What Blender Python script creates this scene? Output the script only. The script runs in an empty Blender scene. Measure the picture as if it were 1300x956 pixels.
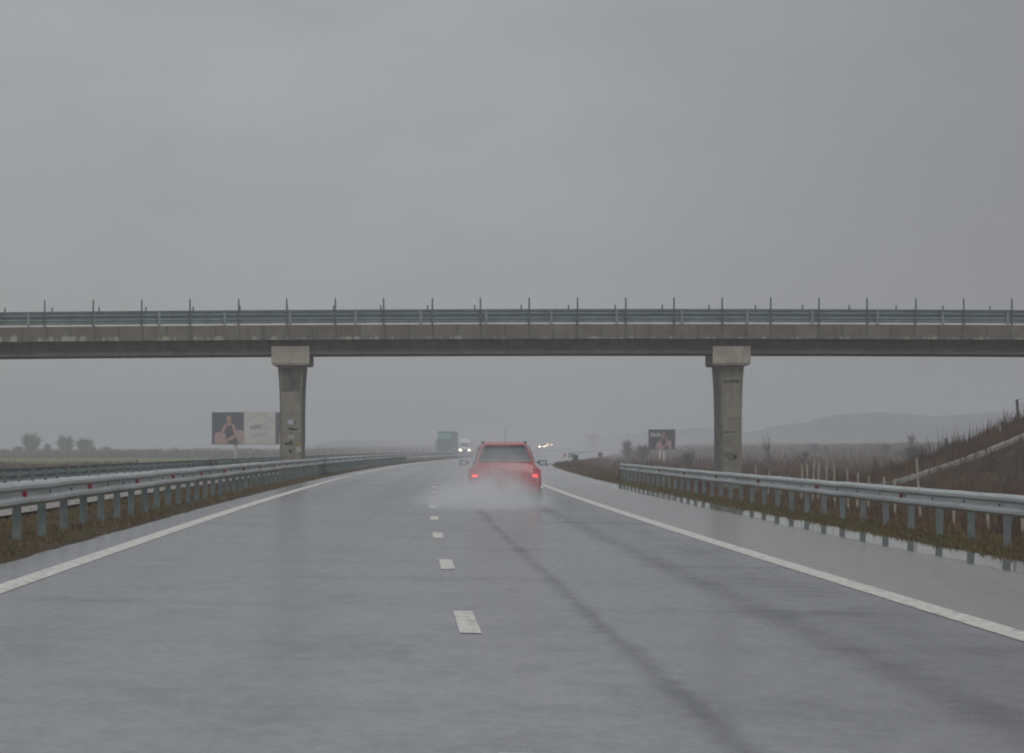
import bpy, bmesh, math, random
from mathutils import Vector, Matrix, noise as mnoise
R = math.radians
random.seed(7)
sc = bpy.context.scene
col = sc.collection
F, CX, HY, CH = 5580.0, 650.0, 569.5, 1.27      # focal length in photo pixels, optical centre, horizon row, eye height

# ------------------------------------------------------------------ terrain functions
def D(Y):                                        # x of the dashed lane line: a long right-hand bend
    return -3.87 + 4.3e-5 * (Y - 319.0) ** 2
def ss(a, b, x):
    t = min(1.0, max(0.0, (x - a) / (b - a)))
    return t * t * (3 - 2 * t)
def zr(Y):                                       # long profile of the road: it climbs far ahead
    if Y < 620: return 0.0
    if Y < 1500: return 5e-6 * (Y - 620) ** 2
    return 5e-6 * 880 ** 2 + 1e-3 * (Y - 1500) if Y < 2600 else 4.97
def road_z(o, Y):
    return -0.018 * o + zr(Y)
def opp_z(o, Y):
    return 0.10 - 0.006 * (o + 16) + zr(Y)
def right_edge(Y):
    return 7.2 + 3.8 * ss(370, 600, Y)
def base(o, Y):
    re = right_edge(Y)
    if o < -26: return -0.6
    if o < -21: return -0.6 + (o + 26) / 5 * 0.78
    if o < -11.9: return 0.10 - 0.006 * (o + 16)
    if o < -9.6: return 0.075
    if o < -8.4: return 0.075 - 0.16 * (o + 9.6) / 1.2
    if o < -6.4: return -0.085 + 0.175 * (o + 8.4) / 2
    if o < re: return -0.018 * max(-4.6, o) if o > -4.6 else 0.083 + 0.01 * math.sin(Y * .7)
    if o < re + 1.3: return -0.018 * re - 0.02
    if o < re + 4: return -0.018 * re - 0.02 - 0.5 * ss(re + 1.3, re + 4, o)
    return -0.018 * re - 0.52
def emb(X, Y):                                   # approach embankments of the overpass
    h = 0.0
    for s, x0 in ((1, 15.5), (-1, 38.0)):
        t = s * X - x0
        if t <= 0: continue
        top = min(6.6, 0.25 * t + 0.014 * t * t if t < 8 else 2.9 + 0.5 * (t - 8))
        d = abs(Y - 197.5) - 8.5
        h = max(h, min(top, top - 0.5 * d if d > 0 else top))
    return h
def G(o, Y):
    b = base(o, Y)
    near = 1.0
    if o > 30: near = 1 - ss(30, 120, o)
    if o < -30: near = 1 - ss(-30, -110, o) if False else 1 - ss(30, 110, -o)
    z = b + zr(Y) * near
    if o > right_edge(Y) + 1.5:                  # right: cutting bank, then rising country
        k = ss(right_edge(Y) + 1.5, right_edge(Y) + 9, o)
        z += k * 1.5 * ss(480, 820, Y) * (1 - ss(1100, 1500, Y))
        z += (1 - near) * 2.9 * ss(350, 1500, Y) + (1 - near) * 0.0006 * max(0, Y - 1500)
    if o < -30:
        z += (1 - near) * 0.0006 * max(0, Y - 1100)
    X = D(Y) + o
    e = emb(X, Y)
    if e > 0: z = max(z, -0.6 + e)
    return z
def GX(X, Y): return G(X - D(Y), Y)
def P(x, y, Y):                                  # photo pixel at depth Y -> point
    return Vector(((x - CX) * Y / F, Y, CH - (y - HY) * Y / F))

# ------------------------------------------------------------------ helpers
def link(o, parent=None):
    col.objects.link(o)
    if parent: o.parent = parent
    return o
def tag(o, label=None, cat=None, group=None, kind=None):
    for k, v in (('label', label), ('category', cat), ('group', group), ('kind', kind)):
        if v: o[k] = v
    return o
def empty(name, loc=(0, 0, 0), rz=0):
    o = bpy.data.objects.new(name, None); o.location = loc; o.rotation_euler = (0, 0, rz)
    return link(o)
class MB:
    def __init__(s): s.v = []; s.f = []; s.uv = None
    def add(s, vs, fs):
        n = len(s.v); s.v += [tuple(v) for v in vs]; s.f += [tuple(n + i for i in f) for f in fs]; return s
    def box(s, a, b):
        x0, y0, z0 = a; x1, y1, z1 = b
        vs = [(x, y, z) for z in (z0, z1) for y in (y0, y1) for x in (x0, x1)]
        return s.add(vs, [(0, 2, 3, 1), (4, 5, 7, 6), (0, 1, 5, 4), (2, 6, 7, 3), (0, 4, 6, 2), (1, 3, 7, 5)])
    def tube(s, p, q, r0, r1=None, n=8, cap=True):
        r1 = r0 if r1 is None else r1
        p, q = Vector(p), Vector(q); d = (q - p).normalized()
        a = d.orthogonal().normalized(); b = d.cross(a)
        vs = []
        for c, r in ((p, r0), (q, r1)):
            for i in range(n):
                t = 2 * math.pi * i / n; vs.append(c + a * math.cos(t) * r + b * math.sin(t) * r)
        fs = [(i, (i + 1) % n, n + (i + 1) % n, n + i) for i in range(n)]
        if cap: fs += [tuple(reversed(range(n))), tuple(range(n, 2 * n))]
        return s.add(vs, fs)
    def sweep(s, prof, rings, closed=False):     # rings: list of functions/frames giving 3D pts for profile
        m = len(prof); n0 = len(s.v)
        for ring in rings: s.v += [tuple(ring(a, b)) for a, b in prof]
        k = m if closed else m - 1
        for r in range(len(rings) - 1):
            for i in range(k):
                j = (i + 1) % m
                s.f.append((n0 + r * m + i, n0 + r * m + j, n0 + (r + 1) * m + j, n0 + (r + 1) * m + i))
        if closed:
            s.f.append(tuple(n0 + i for i in range(m))[::-1])
            s.f.append(tuple(n0 + (len(rings) - 1) * m + i for i in range(m)))
        return s
    def build(s, name, mat, parent=None, bevel=0, smooth=False, solid=0, sub=0):
        me = bpy.data.meshes.new(name); me.from_pydata(s.v, [], s.f); me.update()
        if s.uv:
            l = me.uv_layers.new(name='UVMap')
            for lp in me.loops: l.data[lp.index].uv = s.uv[lp.vertex_index]
        me.materials.append(mat)
        bm = bmesh.new(); bm.from_mesh(me); 
        if solid or bevel or smooth: bmesh.ops.recalc_face_normals(bm, faces=bm.faces)
        if bevel:
            bmesh.ops.bevel(bm, geom=[e for e in bm.edges if len(e.link_faces) == 2 and e.calc_face_angle(0) > 0.5], offset=bevel, segments=2, affect='EDGES', profile=.6)
        bm.to_mesh(me); bm.free()
        if smooth: me.polygons.foreach_set('use_smooth', [True] * len(me.polygons))
        o = bpy.data.objects.new(name, me)
        if solid:
            m_ = o.modifiers.new('s', 'SOLIDIFY'); m_.thickness = solid; m_.offset = 0
        if sub:
            m_ = o.modifiers.new('u', 'SUBSURF'); m_.levels = m_.render_levels = sub
        return link(o, parent)

def mat(name, c, rough=.6, var=.15, scale=3.0, metal=0, spec=.5, bump=0, emit=None, es=0, alpha=1, c2=None, stretch=None, coord='Object'):
    m = bpy.data.materials.new(name); m.use_nodes = True
    nt = m.node_tree; b = nt.nodes['Principled BSDF']
    b.inputs['Roughness'].default_value = rough; b.inputs['Metallic'].default_value = metal
    b.inputs['Specular IOR Level'].default_value = spec
    tc = nt.nodes.new('ShaderNodeTexCoord'); mp = nt.nodes.new('ShaderNodeMapping')
    nt.links.new(tc.outputs[coord], mp.inputs[0])
    if stretch: mp.inputs['Scale'].default_value = stretch
    nz = nt.nodes.new('ShaderNodeTexNoise'); nz.inputs['Scale'].default_value = scale; nz.inputs['Detail'].default_value = 6
    nz.inputs['Roughness'].default_value = .62
    nt.links.new(mp.outputs[0], nz.inputs['Vector'])
    rp = nt.nodes.new('ShaderNodeValToRGB')
    ca = c2 or tuple(x * (1 - var) for x in c[:3]); cb = c if c2 else tuple(min(1, x * (1 + var)) for x in c[:3])
    rp.color_ramp.elements[0].position = .35; rp.color_ramp.elements[1].position = .65
    rp.color_ramp.elements[0].color = (*ca[:3], 1); rp.color_ramp.elements[1].color = (*cb[:3], 1)
    nt.links.new(nz.outputs['Fac'], rp.inputs[0]); nt.links.new(rp.outputs[0], b.inputs['Base Color'])
    if bump:
        bp = nt.nodes.new('ShaderNodeBump'); bp.inputs['Strength'].default_value = bump; bp.inputs['Distance'].default_value = .02
        nt.links.new(nz.outputs['Fac'], bp.inputs['Height']); nt.links.new(bp.outputs[0], b.inputs['Normal'])
    if emit:
        b.inputs['Emission Color'].default_value = (*emit, 1); b.inputs['Emission Strength'].default_value = es
    b.inputs['Alpha'].default_value = alpha
    return m
class NT:
    def __init__(s, m): s.m = m; s.t = m.node_tree; s.b = s.t.nodes.get('Principled BSDF')
    def n(s, typ, **kw):
        x = s.t.nodes.new(typ)
        for k, v in kw.items(): setattr(x, k, v)
        return x
    def l(s, a, b): s.t.links.new(a, b)
    def math(s, op, a, b=None, clamp=False):
        x = s.n('ShaderNodeMath', operation=op); x.use_clamp = clamp
        for i, v in enumerate((a, b)):
            if v is None: continue
            if isinstance(v, (int, float)): x.inputs[i].default_value = v
            else: s.l(v, x.inputs[i])
        return x.outputs[0]
    def noise(s, vec, scale, detail=5, rough=.6):
        x = s.n('ShaderNodeTexNoise'); x.inputs['Scale'].default_value = scale; x.inputs['Detail'].default_value = detail
        x.inputs['Roughness'].default_value = rough; s.l(vec, x.inputs['Vector']); return x.outputs['Fac']
    def mapr(s, v, a, b, c, d):
        x = s.n('ShaderNodeMapRange'); x.interpolation_type = 'SMOOTHSTEP'
        for i, q in enumerate((a, b, c, d)): x.inputs[i + 1].default_value = q
        s.l(v, x.inputs[0]); return x.outputs[0]
    def mix(s, f, a, b):
        x = s.n('ShaderNodeMix', data_type='RGBA')
        if isinstance(f, (int, float)): x.inputs[0].default_value = f
        else: s.l(f, x.inputs[0])
        for i, v in ((6, a), (7, b)):
            if isinstance(v, tuple): x.inputs[i].default_value = (*v[:3], 1)
            else: s.l(v, x.inputs[i])
        return x.outputs[2]
    def scale(s, vec, sc_):
        x = s.n('ShaderNodeMapping'); x.inputs['Scale'].default_value = sc_; s.l(vec, x.inputs[0]); return x.outputs[0]
    def gauss(s, v, mu, sg):                     # bell curve exp(-((v-mu)/sg)^2)
        d = s.math('DIVIDE', s.math('SUBTRACT', v, mu), sg)
        return s.math('POWER', 2.71828, s.math('MULTIPLY', s.math('MULTIPLY', d, d), -1.0))
def newmat(name):
    m = bpy.data.materials.new(name); m.use_nodes = True; return NT(m)

# ------------------------------------------------------------------ materials
# wet asphalt, u = metres across, v = metres along
def asphalt(name, main=True):
    k = newmat(name)
    uv = k.n('ShaderNodeUVMap').outputs[0]
    sx = k.n('ShaderNodeSeparateXYZ'); k.l(uv, sx.inputs[0]); u, v = sx.outputs[0], sx.outputs[1]
    big = k.noise(k.scale(uv, (.5, .06, 1)), 1.0, 5)
    streak = k.noise(k.scale(uv, (.7, .25, 1)), 1.0, 7, .7)
    band = k.noise(k.scale(uv, (.05, .22, 1)), 1.0, 4, .6)
    fine = k.noise(k.scale(uv, (18, 5, 1)), 1.0, 6, .75)
    wob = k.math('ADD', u, k.math('ADD', k.math('MULTIPLY', k.math('SUBTRACT', k.noise(k.scale(uv, (0.001, .05, 1)), 1.0, 3), .5), .12), k.math('MULTIPLY', k.math('SUBTRACT', k.noise(k.scale(uv, (4, .9, 1)), 1.0, 5, .7), .5), .22)))
    mid = k.noise(k.scale(uv, (5, 1.1, 1)), 1.0, 6, .75)
    if main:
        tr = k.math('ADD', k.math('MULTIPLY', k.gauss(wob, .99, .09), .70), k.math('MULTIPLY', k.gauss(wob, 2.45, .22), .62))
        tr = k.math('ADD', tr, k.math('MULTIPLY', k.gauss(wob, 3.15, .6), .42))
        tr = k.math('ADD', tr, k.math('MULTIPLY', k.gauss(wob, -1.25, .30), .18))
        tr = k.math('ADD', tr, k.math('MULTIPLY', k.gauss(wob, -2.95, .35), .22))
        tr = k.math('ADD', tr, k.math('MULTIPLY', k.mapr(streak, .45, .72, 0, 1), .50), True)
        tr = k.math('ADD', tr, k.math('MULTIPLY', k.mapr(band, .5, .68, 0, 1), .34), True)
        sh = k.mapr(u, 4.0, 4.15, 0, 1)
        wet = k.math('MULTIPLY', k.mapr(k.math('ADD', u, k.math('ADD', k.math('MULTIPLY', k.math('SUBTRACT', big, .5), .6), k.math('MULTIPLY', k.math('SUBTRACT', streak, .5), .9))), 6.25, 6.45, 0, 1), k.mapr(u, 7.35, 7.5, 1, 0))
        patch = k.math('MULTIPLY', k.mapr(k.noise(k.scale(uv, (1.6, .12, 1)), 1.0, 4), .6, .68, 0, 1), k.mapr(u, 5.3, 5.8, 0, .6))
    else:
        tr = k.mapr(streak, .45, .7, 0, .4); sh = k.mapr(u, 1000, 1001, 0, 1); wet = sh; patch = sh
    tr2 = k.math('MULTIPLY', tr, k.math('SUBTRACT', 1.0, sh))
    cb = k.mix(k.mapr(big, .3, .7, 0, 1), (.130, .131, .136), (.160, .161, .165))
    cb = k.mix(k.math('MULTIPLY', tr2, .85, True), cb, (.040, .040, .042))
    cb = k.mix(sh, cb, k.mix(big, (.25, .235, .205), (.31, .29, .26)))
    cb = k.mix(k.math('MULTIPLY', patch, .5), cb, (.07, .07, .07))
    cb = k.mix(k.mapr(fine, .35, .7, 0, .6), cb, (.045, .045, .047)); cb = k.mix(k.mapr(mid, .42, .66, 0, .28), cb, (.06, .06, .063))
    cb = k.mix(k.math('MULTIPLY', wet, .5), cb, (.06, .06, .06))
    k.l(cb, k.b.inputs['Base Color'])
    ro = k.math('ADD', k.math('MULTIPLY', tr2, .15), k.math('ADD', .08, k.math('ADD', k.math('MULTIPLY', fine, .10), k.mapr(mid, .35, .65, 0, .07))))
    ro = k.math('MULTIPLY', ro, k.math('SUBTRACT', 1.0, k.math('MULTIPLY', wet, .72)))
    k.l(ro, k.b.inputs['Roughness'])
    sp = k.math('SUBTRACT', k.math('SUBTRACT', .88, k.math('MULTIPLY', wet, .42)), k.math('MULTIPLY', tr2, .42)); k.l(sp, k.b.inputs['Specular IOR Level'])
    bp = k.n('ShaderNodeBump'); bp.inputs['Distance'].default_value = .01
    k.l(k.math('MULTIPLY', .14, k.math('SUBTRACT', 1.0, wet)), bp.inputs['Strength'])
    k.l(fine, bp.inputs['Height']); k.l(bp.outputs[0], k.b.inputs['Normal'])
    return k.m
M = {}
M['road'] = asphalt('wet_asphalt'); M['road2'] = asphalt('wet_asphalt_far', False)
# road paint, worn
k = newmat('road_paint'); uv = k.n('ShaderNodeUVMap').outputs[0]
w = k.noise(k.scale(uv, (9, 3, 1)), 1.0, 6, .7)
k.l(k.mix(k.mapr(w, .47, .66, 0, .8), (.66, .65, .59), (.20, .20, .19)), k.b.inputs['Base Color']); k.b.inputs['Roughness'].default_value = .45
M['paint'] = k.m
# open ground: brown rough grass, green crop strip on the left
k = newmat('open_ground'); uv = k.n('ShaderNodeUVMap').outputs[0]
sx = k.n('ShaderNodeSeparateXYZ'); k.l(uv, sx.inputs[0]); u, v = sx.outputs[0], sx.outputs[1]
n1 = k.noise(uv, .9, 8, .7); n2 = k.noise(k.scale(uv, (.05, .012, 1)), 1.0, 5); n3 = k.noise(uv, 6.0, 6, .7)
br = k.mix(k.mapr(n1, .3, .7, 0, 1), (.038, .026, .016), (.095, .068, .036))
br = k.mix(k.mapr(n3, .5, .72, 0, .8), br, (.06, .066, .024))
far = k.mix(k.mapr(n2, .4, .6, 0, 1), (.052, .036, .026), (.085, .062, .036))
far = k.mix(k.mapr(v, 800, 1000, 0, 1), far, (.052, .066, .040))
br = k.mix(k.mapr(v, 230, 420, 0, 1), br, far)
gl = k.math('MULTIPLY', k.mapr(u, -29, -27, 1, 0), k.math('MULTIPLY', k.mapr(v, 430, 480, 0, 1), k.mapr(k.math('ADD', v, k.math('MULTIPLY', u, .9)), 700, 760, 1, 0)))
br = k.mix(gl, br, k.mix(n2, (.105, .145, .030), (.14, .17, .045)))
k.l(br, k.b.inputs['Base Color']); k.b.inputs['Roughness'].default_value = .9; k.b.inputs['Specular IOR Level'].default_value = .15
bp = k.n('ShaderNodeBump'); bp.inputs['Strength'].default_value = .6; bp.inputs['Distance'].default_value = .08; k.l(n3, bp.inputs['Height']); k.l(bp.outputs[0], k.b.inputs['Normal'])
M['ground'] = k.m
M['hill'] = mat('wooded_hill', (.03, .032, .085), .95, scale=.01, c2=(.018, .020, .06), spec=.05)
M['grass'] = mat('wet_grass', (.125, .130, .045), .7, scale=.8, c2=(.17, .115, .055), spec=.2, coord='Object')
M['straw'] = mat('dry_straw', (.24, .165, .085), .75, scale=1.1, c2=(.09, .058, .032), spec=.2)
M['weed'] = mat('dead_weeds', (.175, .105, .056), .8, scale=.35, c2=(.064, .038, .024), spec=.1)
M['twig'] = mat('bare_twigs', (.075, .056, .048), .85, scale=.4, spec=.1)
M['bark'] = mat('bark', (.06, .05, .042), .9, scale=4, bump=.5, spec=.1)

# stained cast concrete: bays, drips at the lower edge, dark run-off
def concrete(name, c, bay=0, drip=None, stain=.5):
    k = newmat(name); tc = k.n('ShaderNodeTexCoord').outputs['Object']
    sx = k.n('ShaderNodeSeparateXYZ'); k.l(tc, sx.inputs[0]); x, y, z = sx.outputs
    n1 = k.noise(tc, 1.3, 7, .65); n2 = k.noise(k.scale(tc, (5, 5, .35)), 1.0, 6, .65); n3 = k.noise(tc, 14, 4, .6)
    cc = k.mix(k.mapr(n1, .3, .7, 0, 1), tuple(a * .72 for a in c), tuple(a * 1.12 for a in c))
    cc = k.mix(k.mapr(n2, .48, .72, 0, stain), cc, tuple(a * .38 for a in c))
    cc = k.mix(k.mapr(n3, .5, .8, 0, .35), cc, tuple(a * .6 for a in c))
    if bay:
        fr = k.math('FRACT', k.math('DIVIDE', k.math('ADD', x, 500.0), bay))
        ln = k.math('ADD', k.mapr(fr, 0, .05, 1, 0), k.mapr(fr, .96, 1, 0, 1), True)
        fl = k.math('FLOOR', k.math('DIVIDE', k.math('ADD', x, 500.0), bay))
        wn = k.n('ShaderNodeTexWhiteNoise', noise_dimensions='1D'); k.l(fl, wn.inputs['W'])
        cc = k.mix(k.math('MULTIPLY', wn.outputs['Value'], .45), cc, tuple(a * b for a, b in zip(c, (.62, .56, .50))))
        cc = k.mix(k.math('MULTIPLY', ln, .75), cc, (.04, .04, .035))
    if drip is not None:
        dn = k.noise(k.scale(tc, (2.3, 1, .25)), 1.0, 5, .65)
        low = k.mapr(z, drip, drip + .28, 1, 0)
        cc = k.mix(k.math('MULTIPLY', k.mapr(k.math('ADD', dn, k.math('MULTIPLY', low, .18)), .68, .78, 0, .85), low), cc, (.44, .42, .36))
    k.l(cc, k.b.inputs['Base Color']); k.b.inputs['Roughness'].default_value = .8; k.b.inputs['Specular IOR Level'].default_value = .3
    bp = k.n('ShaderNodeBump'); bp.inputs['Strength'].default_value = .3; bp.inputs['Distance'].default_value = .02; k.l(n3, bp.inputs['Height']); k.l(bp.outputs[0], k.b.inputs['Normal'])
    return k.m
M['fascia'] = concrete('fascia_concrete', (.22, .205, .165), bay=1.07, drip=6.15)
M['girder'] = concrete('girder_concrete', (.20, .195, .165), bay=0, stain=.6)
M['pier'] = concrete('pier_concrete', (.29, .27, .215), stain=.45)
M['cap'] = concrete('cap_concrete', (.46, .42, .35), stain=.3)
M['channel'] = concrete('channel_concrete', (.32, .31, .28), stain=.3)
M['kerbw'] = mat('pale_kerb', (.75, .75, .73), .5, scale=2, var=.1)
M['stainm'] = mat('black_run_off_stain', (.07, .07, .062), .85, scale=2.6, c2=(.20, .19, .155))
M['teal'] = mat('galvanised_blue_grey', (.20, .25, .245), .5, scale=2, var=.2, metal=.15)
M['postlight'] = mat('galvanised_barrier_post', (.27, .32, .31), .5, scale=2, var=.15)
M['tealdark'] = mat('blue_grey_handrail', (.10, .13, .13), .5, scale=2, var=.2)
M['galv'] = mat('galvanised_beam', (.44, .48, .47), .42, scale=1.5, var=.22, metal=.35, stretch=(1, .15, 4))
M['galvpost'] = mat('galvanised_post', (.17, .215, .205), .55, scale=3, var=.25, metal=.15)
M['refl'] = mat('red_reflector', (.36, .02, .03), .3, var=.1)
M['stake'] = mat('pale_concrete_stake', (.38, .35, .28), .8, scale=6, var=.25)
M['wood'] = mat('weathered_wood', (.085, .07, .055), .9, scale=8, var=.35)
M['wire'] = mat('wire', (.09, .08, .08), .6)
M['white'] = mat('white_paint', (.78, .78, .77), .4, var=.04)
M['whitepole'] = mat('white_pole', (.72, .72, .68), .5, var=.08)
M['black'] = mat('black_rubber', (.02, .02, .021), .7, var=.2)
M['dark'] = mat('dark_plastic', (.045, .047, .05), .5, var=.2)
M['chrome'] = mat('bright_metal', (.5, .5, .5), .25, metal=.9, var=.05)
M['plate'] = mat('plate_white', (.62, .62, .60), .4, var=.05)
M['plateblue'] = mat('plate_blue', (.03, .06, .35), .4, var=.05)
M['green'] = mat('green_tarpaulin', (.06, .22, .15), .5, var=.15, scale=1)
M['greendark'] = mat('dark_green_paint', (.04, .085, .08), .4, var=.15, scale=1)
M['tan'] = mat('tan_truck_box', (.13, .10, .075), .6, var=.15, scale=1)
M['tail_on'] = mat('lit_tail_lamp', (.6, .02, .02), .3, emit=(1, .05, .06), es=3.2)
M['tail_off'] = mat('tail_lamp_lens', (.45, .03, .035), .3)
M['head_on'] = mat('lit_headlamp', (.9, .85, .7), .3, emit=(1, .80, .52), es=26.0)
M['head_far'] = mat('lit_far_headlamp', (.9, .85, .7), .3, emit=(1, .72, .42), es=70.0)
def carpaint(name, c):
    m = mat(name, c, .32, var=.06, scale=1.2); m.node_tree.nodes['Principled BSDF'].inputs['Coat Weight'].default_value = .6
    m.node_tree.nodes['Principled BSDF'].inputs['Coat Roughness'].default_value = .12; return m
M['red'] = carpaint('red_car_paint', (.43, .018, .026)); M['darkcar'] = carpaint('dark_blue_car_paint', (.03, .035, .05)); M['silver'] = carpaint('silver_car_paint', (.35, .36, .37))
k = newmat('car_glass'); k.b.inputs['Base Color'].default_value = (.10, .12, .12, 1); k.b.inputs['Roughness'].default_value = .06; k.b.inputs['Alpha'].default_value = .62
nn = k.noise(k.n('ShaderNodeTexCoord').outputs['Object'], 3, 4); k.l(k.mapr(nn, .3, .7, .04, .14), k.b.inputs['Roughness']); M['glass'] = k.m

# ------------------------------------------------------------------ ground, roads, markings
def stations(a, b, near=3.0):
    ys = []; y = a
    while y < b:
        ys.append(y); y += max(near, abs(y) * .022)
    ys.append(b); return ys
YS = stations(-30, 3600, 2.0)
inner = [-45, -38, -32, -28, -26, -24, -22.5, -21, -20.2, -18, -15, -12.2, -11.9, -11.2, -10.6, -9.6, -9, -8.7, -8.4, -8.1, -7.6, -7, -6.4, -5.8, -5.2, -4.85, -4.6, -4.4, 0, 4, 6.8, 7.2, 7.6, 8.1, 8.5, 9, 9.6, 10.2, 11, 11.4, 12, 12.8, 13.6]
outer = [14.5 + i for i in range(0, 24)] + [40, 44, 49, 55, 62, 70, 80, 92, 105, 120, 140, 170, 210, 260, 330, 420, 560, 750, 1000, 1300]
OS = [-1300, -1000, -760, -560, -420, -320, -250, -200, -160, -130, -110, -95, -82, -72, -64, -58, -53, -49] + inner + outer
# finer stations around the embankment
YS = sorted(set([round(y, 2) for y in YS] + [170 + i for i in range(0, 56)]))
def surf_cols(cols, zf, ys, name, m, parent=None, rough=0.0):
    b = MB(); b.uv = []
    for Y in ys:
        for o in cols:
            oo = o(Y) if callable(o) else o
            z = zf(oo, Y)
            if rough:
                z += rough * mnoise.noise(Vector((oo * .7, Y * .5, 0)))
            b.v.append((D(Y) + oo, Y, z)); b.uv.append((oo, Y))
    n = len(cols)
    for j in range(len(ys) - 1):
        for i in range(n - 1):
            a = j * n + i; b.f.append((a, a + 1, a + n + 1, a + n))
    return b.build(name, m, parent, smooth=False)
def gz(o, Y):
    z = G(o, Y); re = right_edge(Y)
    if -4.5 < o < re - .05: z -= 0.12
    elif -20.1 < o < -11.95: z -= .12
    else: z += .06 * mnoise.noise(Vector((o * .5, Y * .35, 0))) * (1 if abs(o) > 9 else .35)
    if o > 14: z += .12 * mnoise.noise(Vector((o * .11, Y * .07, 3)))
    return z
ground = surf_cols(OS, gz, YS, 'ground', M['ground']); tag(ground, kind='structure')
YR = stations(-30, 2300, 3.0)
road = surf_cols([-4.62, -3, 0, 2, 4, 5.5, 6.6, lambda Y: right_edge(Y)], lambda o, Y: road_z(o, Y), YR, 'road', M['road']); tag(road, kind='structure')
opp = surf_cols([-20.2, -16, -11.9], lambda o, Y: opp_z(o, Y), YR, 'road', M['road2']); tag(opp, kind='structure')
# low asphalt lips where the carriageway edge stands above the verge soil
def strip(o0, o1, ys, zf, lift=.004):
    return o0, o1, ys, zf, lift
def marks(name, parent, segs, zf):
    b = MB(); b.uv = []
    for (o0, o1, y0, y1) in segs:
        ys = [y0]; y = y0
        while y < y1 - .01:
            y = min(y1, y + max(2.0, y * .02)); ys.append(y)
        n0 = len(b.v)
        for Y in ys:
            for o in (o0, o1):
                b.v.append((D(Y) + o, Y, zf(o, Y) + .004 + Y * 1e-5)); b.uv.append((o, Y))
        for j in range(len(ys) - 1):
            a = n0 + 2 * j; b.f.append((a, a + 1, a + 3, a + 2))
    o = b.build(name, M['paint']); tag(o, kind='structure'); return o
# the mesh of the road is coarser than a straight dash: both follow the same functions closely enough
marks('edge_line', road, [(-4.02, -3.79, -30, 2300)], road_z)
marks('edge_line', road, [(3.83, 4.09, -30, 2300)], road_z)
dd = []
y0 = 30.2 - 16 * 3
for i in range(48): dd.append((-.075, .075, y0 + 16 * i, y0 + 16 * i + 4.1))
marks('lane_dashes', road, dd, road_z)
marks('edge_line', opp, [(-12.5, -12.3, -30, 2300), (-19.9, -19.7, -30, 2300)], opp_z)
# wet concrete drain in the median
b = MB(); b.uv = []
ysd = stations(20, 900, 3)
for Y in ysd:
    for o, z in ((-8.75, .03), (-8.62, .035), (-8.45, -.03), (-8.25, -.03), (-8.08, .035), (-7.95, .03)):
        b.v.append((D(Y) + o, Y, z)); b.uv.append((o, Y))
for j in range(len(ysd) - 1):
    for i in range(5):
        a = j * 6 + i; b.f.append((a, a + 1, a + 7, a + 6))
tag(b.build('drainage_channel', M['channel']), kind='structure')

# hills
def hill(pts, Y, thick, name='hills', base_z=-6):
    b = MB(); n = len(pts); rows = [(-thick * .5, 0), (-thick * .3, .35), (-thick * .15, .7), (0, 1), (thick * .4, .6), (thick * .9, 0)]
    for dy, hf in rows:
        for (x, y) in pts:
            p = P(x, y, Y)
            h = base_z + (p.z - base_z) * hf + (mnoise.noise(Vector((x * .013, dy * .01, 0))) * 2.5 + mnoise.noise(Vector((x * .09, dy * .02, 5))) * .9) * (hf > .1)
            b.v.append((p.x, Y + dy, h))
    for r in range(len(rows) - 1):
        for i in range(n - 1):
            a = r * n + i; b.f.append((a, a + 1, a + n + 1, a + n))
    tag(b.build(name, M['hill'], smooth=True), kind='structure')
def dens(pts, step=8):
    out = []
    for (x0, y0), (x1, y1) in zip(pts, pts[1:]):
        n = max(1, int((x1 - x0) / step))
        for i in range(n):
            t = i / n; t2 = t * t * (3 - 2 * t); out.append((x0 + (x1 - x0) * t, y0 + (y1 - y0) * t2))
    return out + [pts[-1]]
hill(dens([(640, 566), (720, 557), (800, 549), (880, 546), (945, 547), (1017, 537), (1050, 528), (1090, 525), (1180, 526), (1300, 525), (1500, 522), (1800, 530), (2100, 550), (2300, 572)]), 2500, 380)
hill(dens([(150, 574), (300, 570), (388, 567), (430, 560), (500, 558), (580, 560), (660, 564), (760, 570)]), 2750, 300)
hill(dens([(-900, 575), (-500, 568), (-200, 570), (0, 571), (120, 573), (260, 574)]), 2900, 300)

# ------------------------------------------------------------------ scatter of grass and weeds (stuff)
def blades(name, m, spots, h, w, nb, spread, lean=.35, label=None, cat=None):
    v = []; f = []
    for (X, Y, s) in spots:
        z = gzX(X, Y) - .02
        for _ in range(nb):
            a = random.uniform(0, math.tau); r = random.random() * spread
            bx, by = X + r * math.cos(a), Y + r * math.sin(a)
            hh = h * s * random.uniform(.5, 1.25); ln = hh * lean
            dx, dy = random.uniform(-ln, ln), random.uniform(-ln, ln)
            t = random.uniform(0, math.pi); cx, cy = math.cos(t) * w / 2, math.sin(t) * w / 2
            n = len(v)
            v += [(bx - cx, by - cy, z), (bx + cx, by + cy, z), (bx + cx * .8 + dx * .45, by + cy * .8 + dy * .45, z + hh * .6), (bx - cx * .8 + dx * .45, by - cy * .8 + dy * .45, z + hh * .6), (bx + dx, by + dy, z + hh)]
            f += [(n, n + 1, n + 2, n + 3), (n + 3, n + 2, n + 4)]
    b = MB(); b.v = v; b.f = f
    o = b.build(name, m); tag(o, label, cat, kind='stuff'); return o
def gzX(X, Y): return gz(X - D(Y), Y)
def spots(n, o0, o1, y0, y1, p=1.0, s0=.7, s1=1.3, clump=None):
    out = []
    while len(out) < n:
        t = random.random() ** p; Y = y0 + (y1 - y0) * t; o = random.uniform(o0(Y) if callable(o0) else o0, o1(Y) if callable(o1) else o1)
        if clump and mnoise.noise(Vector((o * clump, Y * clump * .6, 2))) < random.uniform(-.5, .25): continue
        out.append((D(Y) + o, Y, random.uniform(s0, s1)))
    return out
re0 = lambda Y: right_edge(Y) + .06
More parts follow.
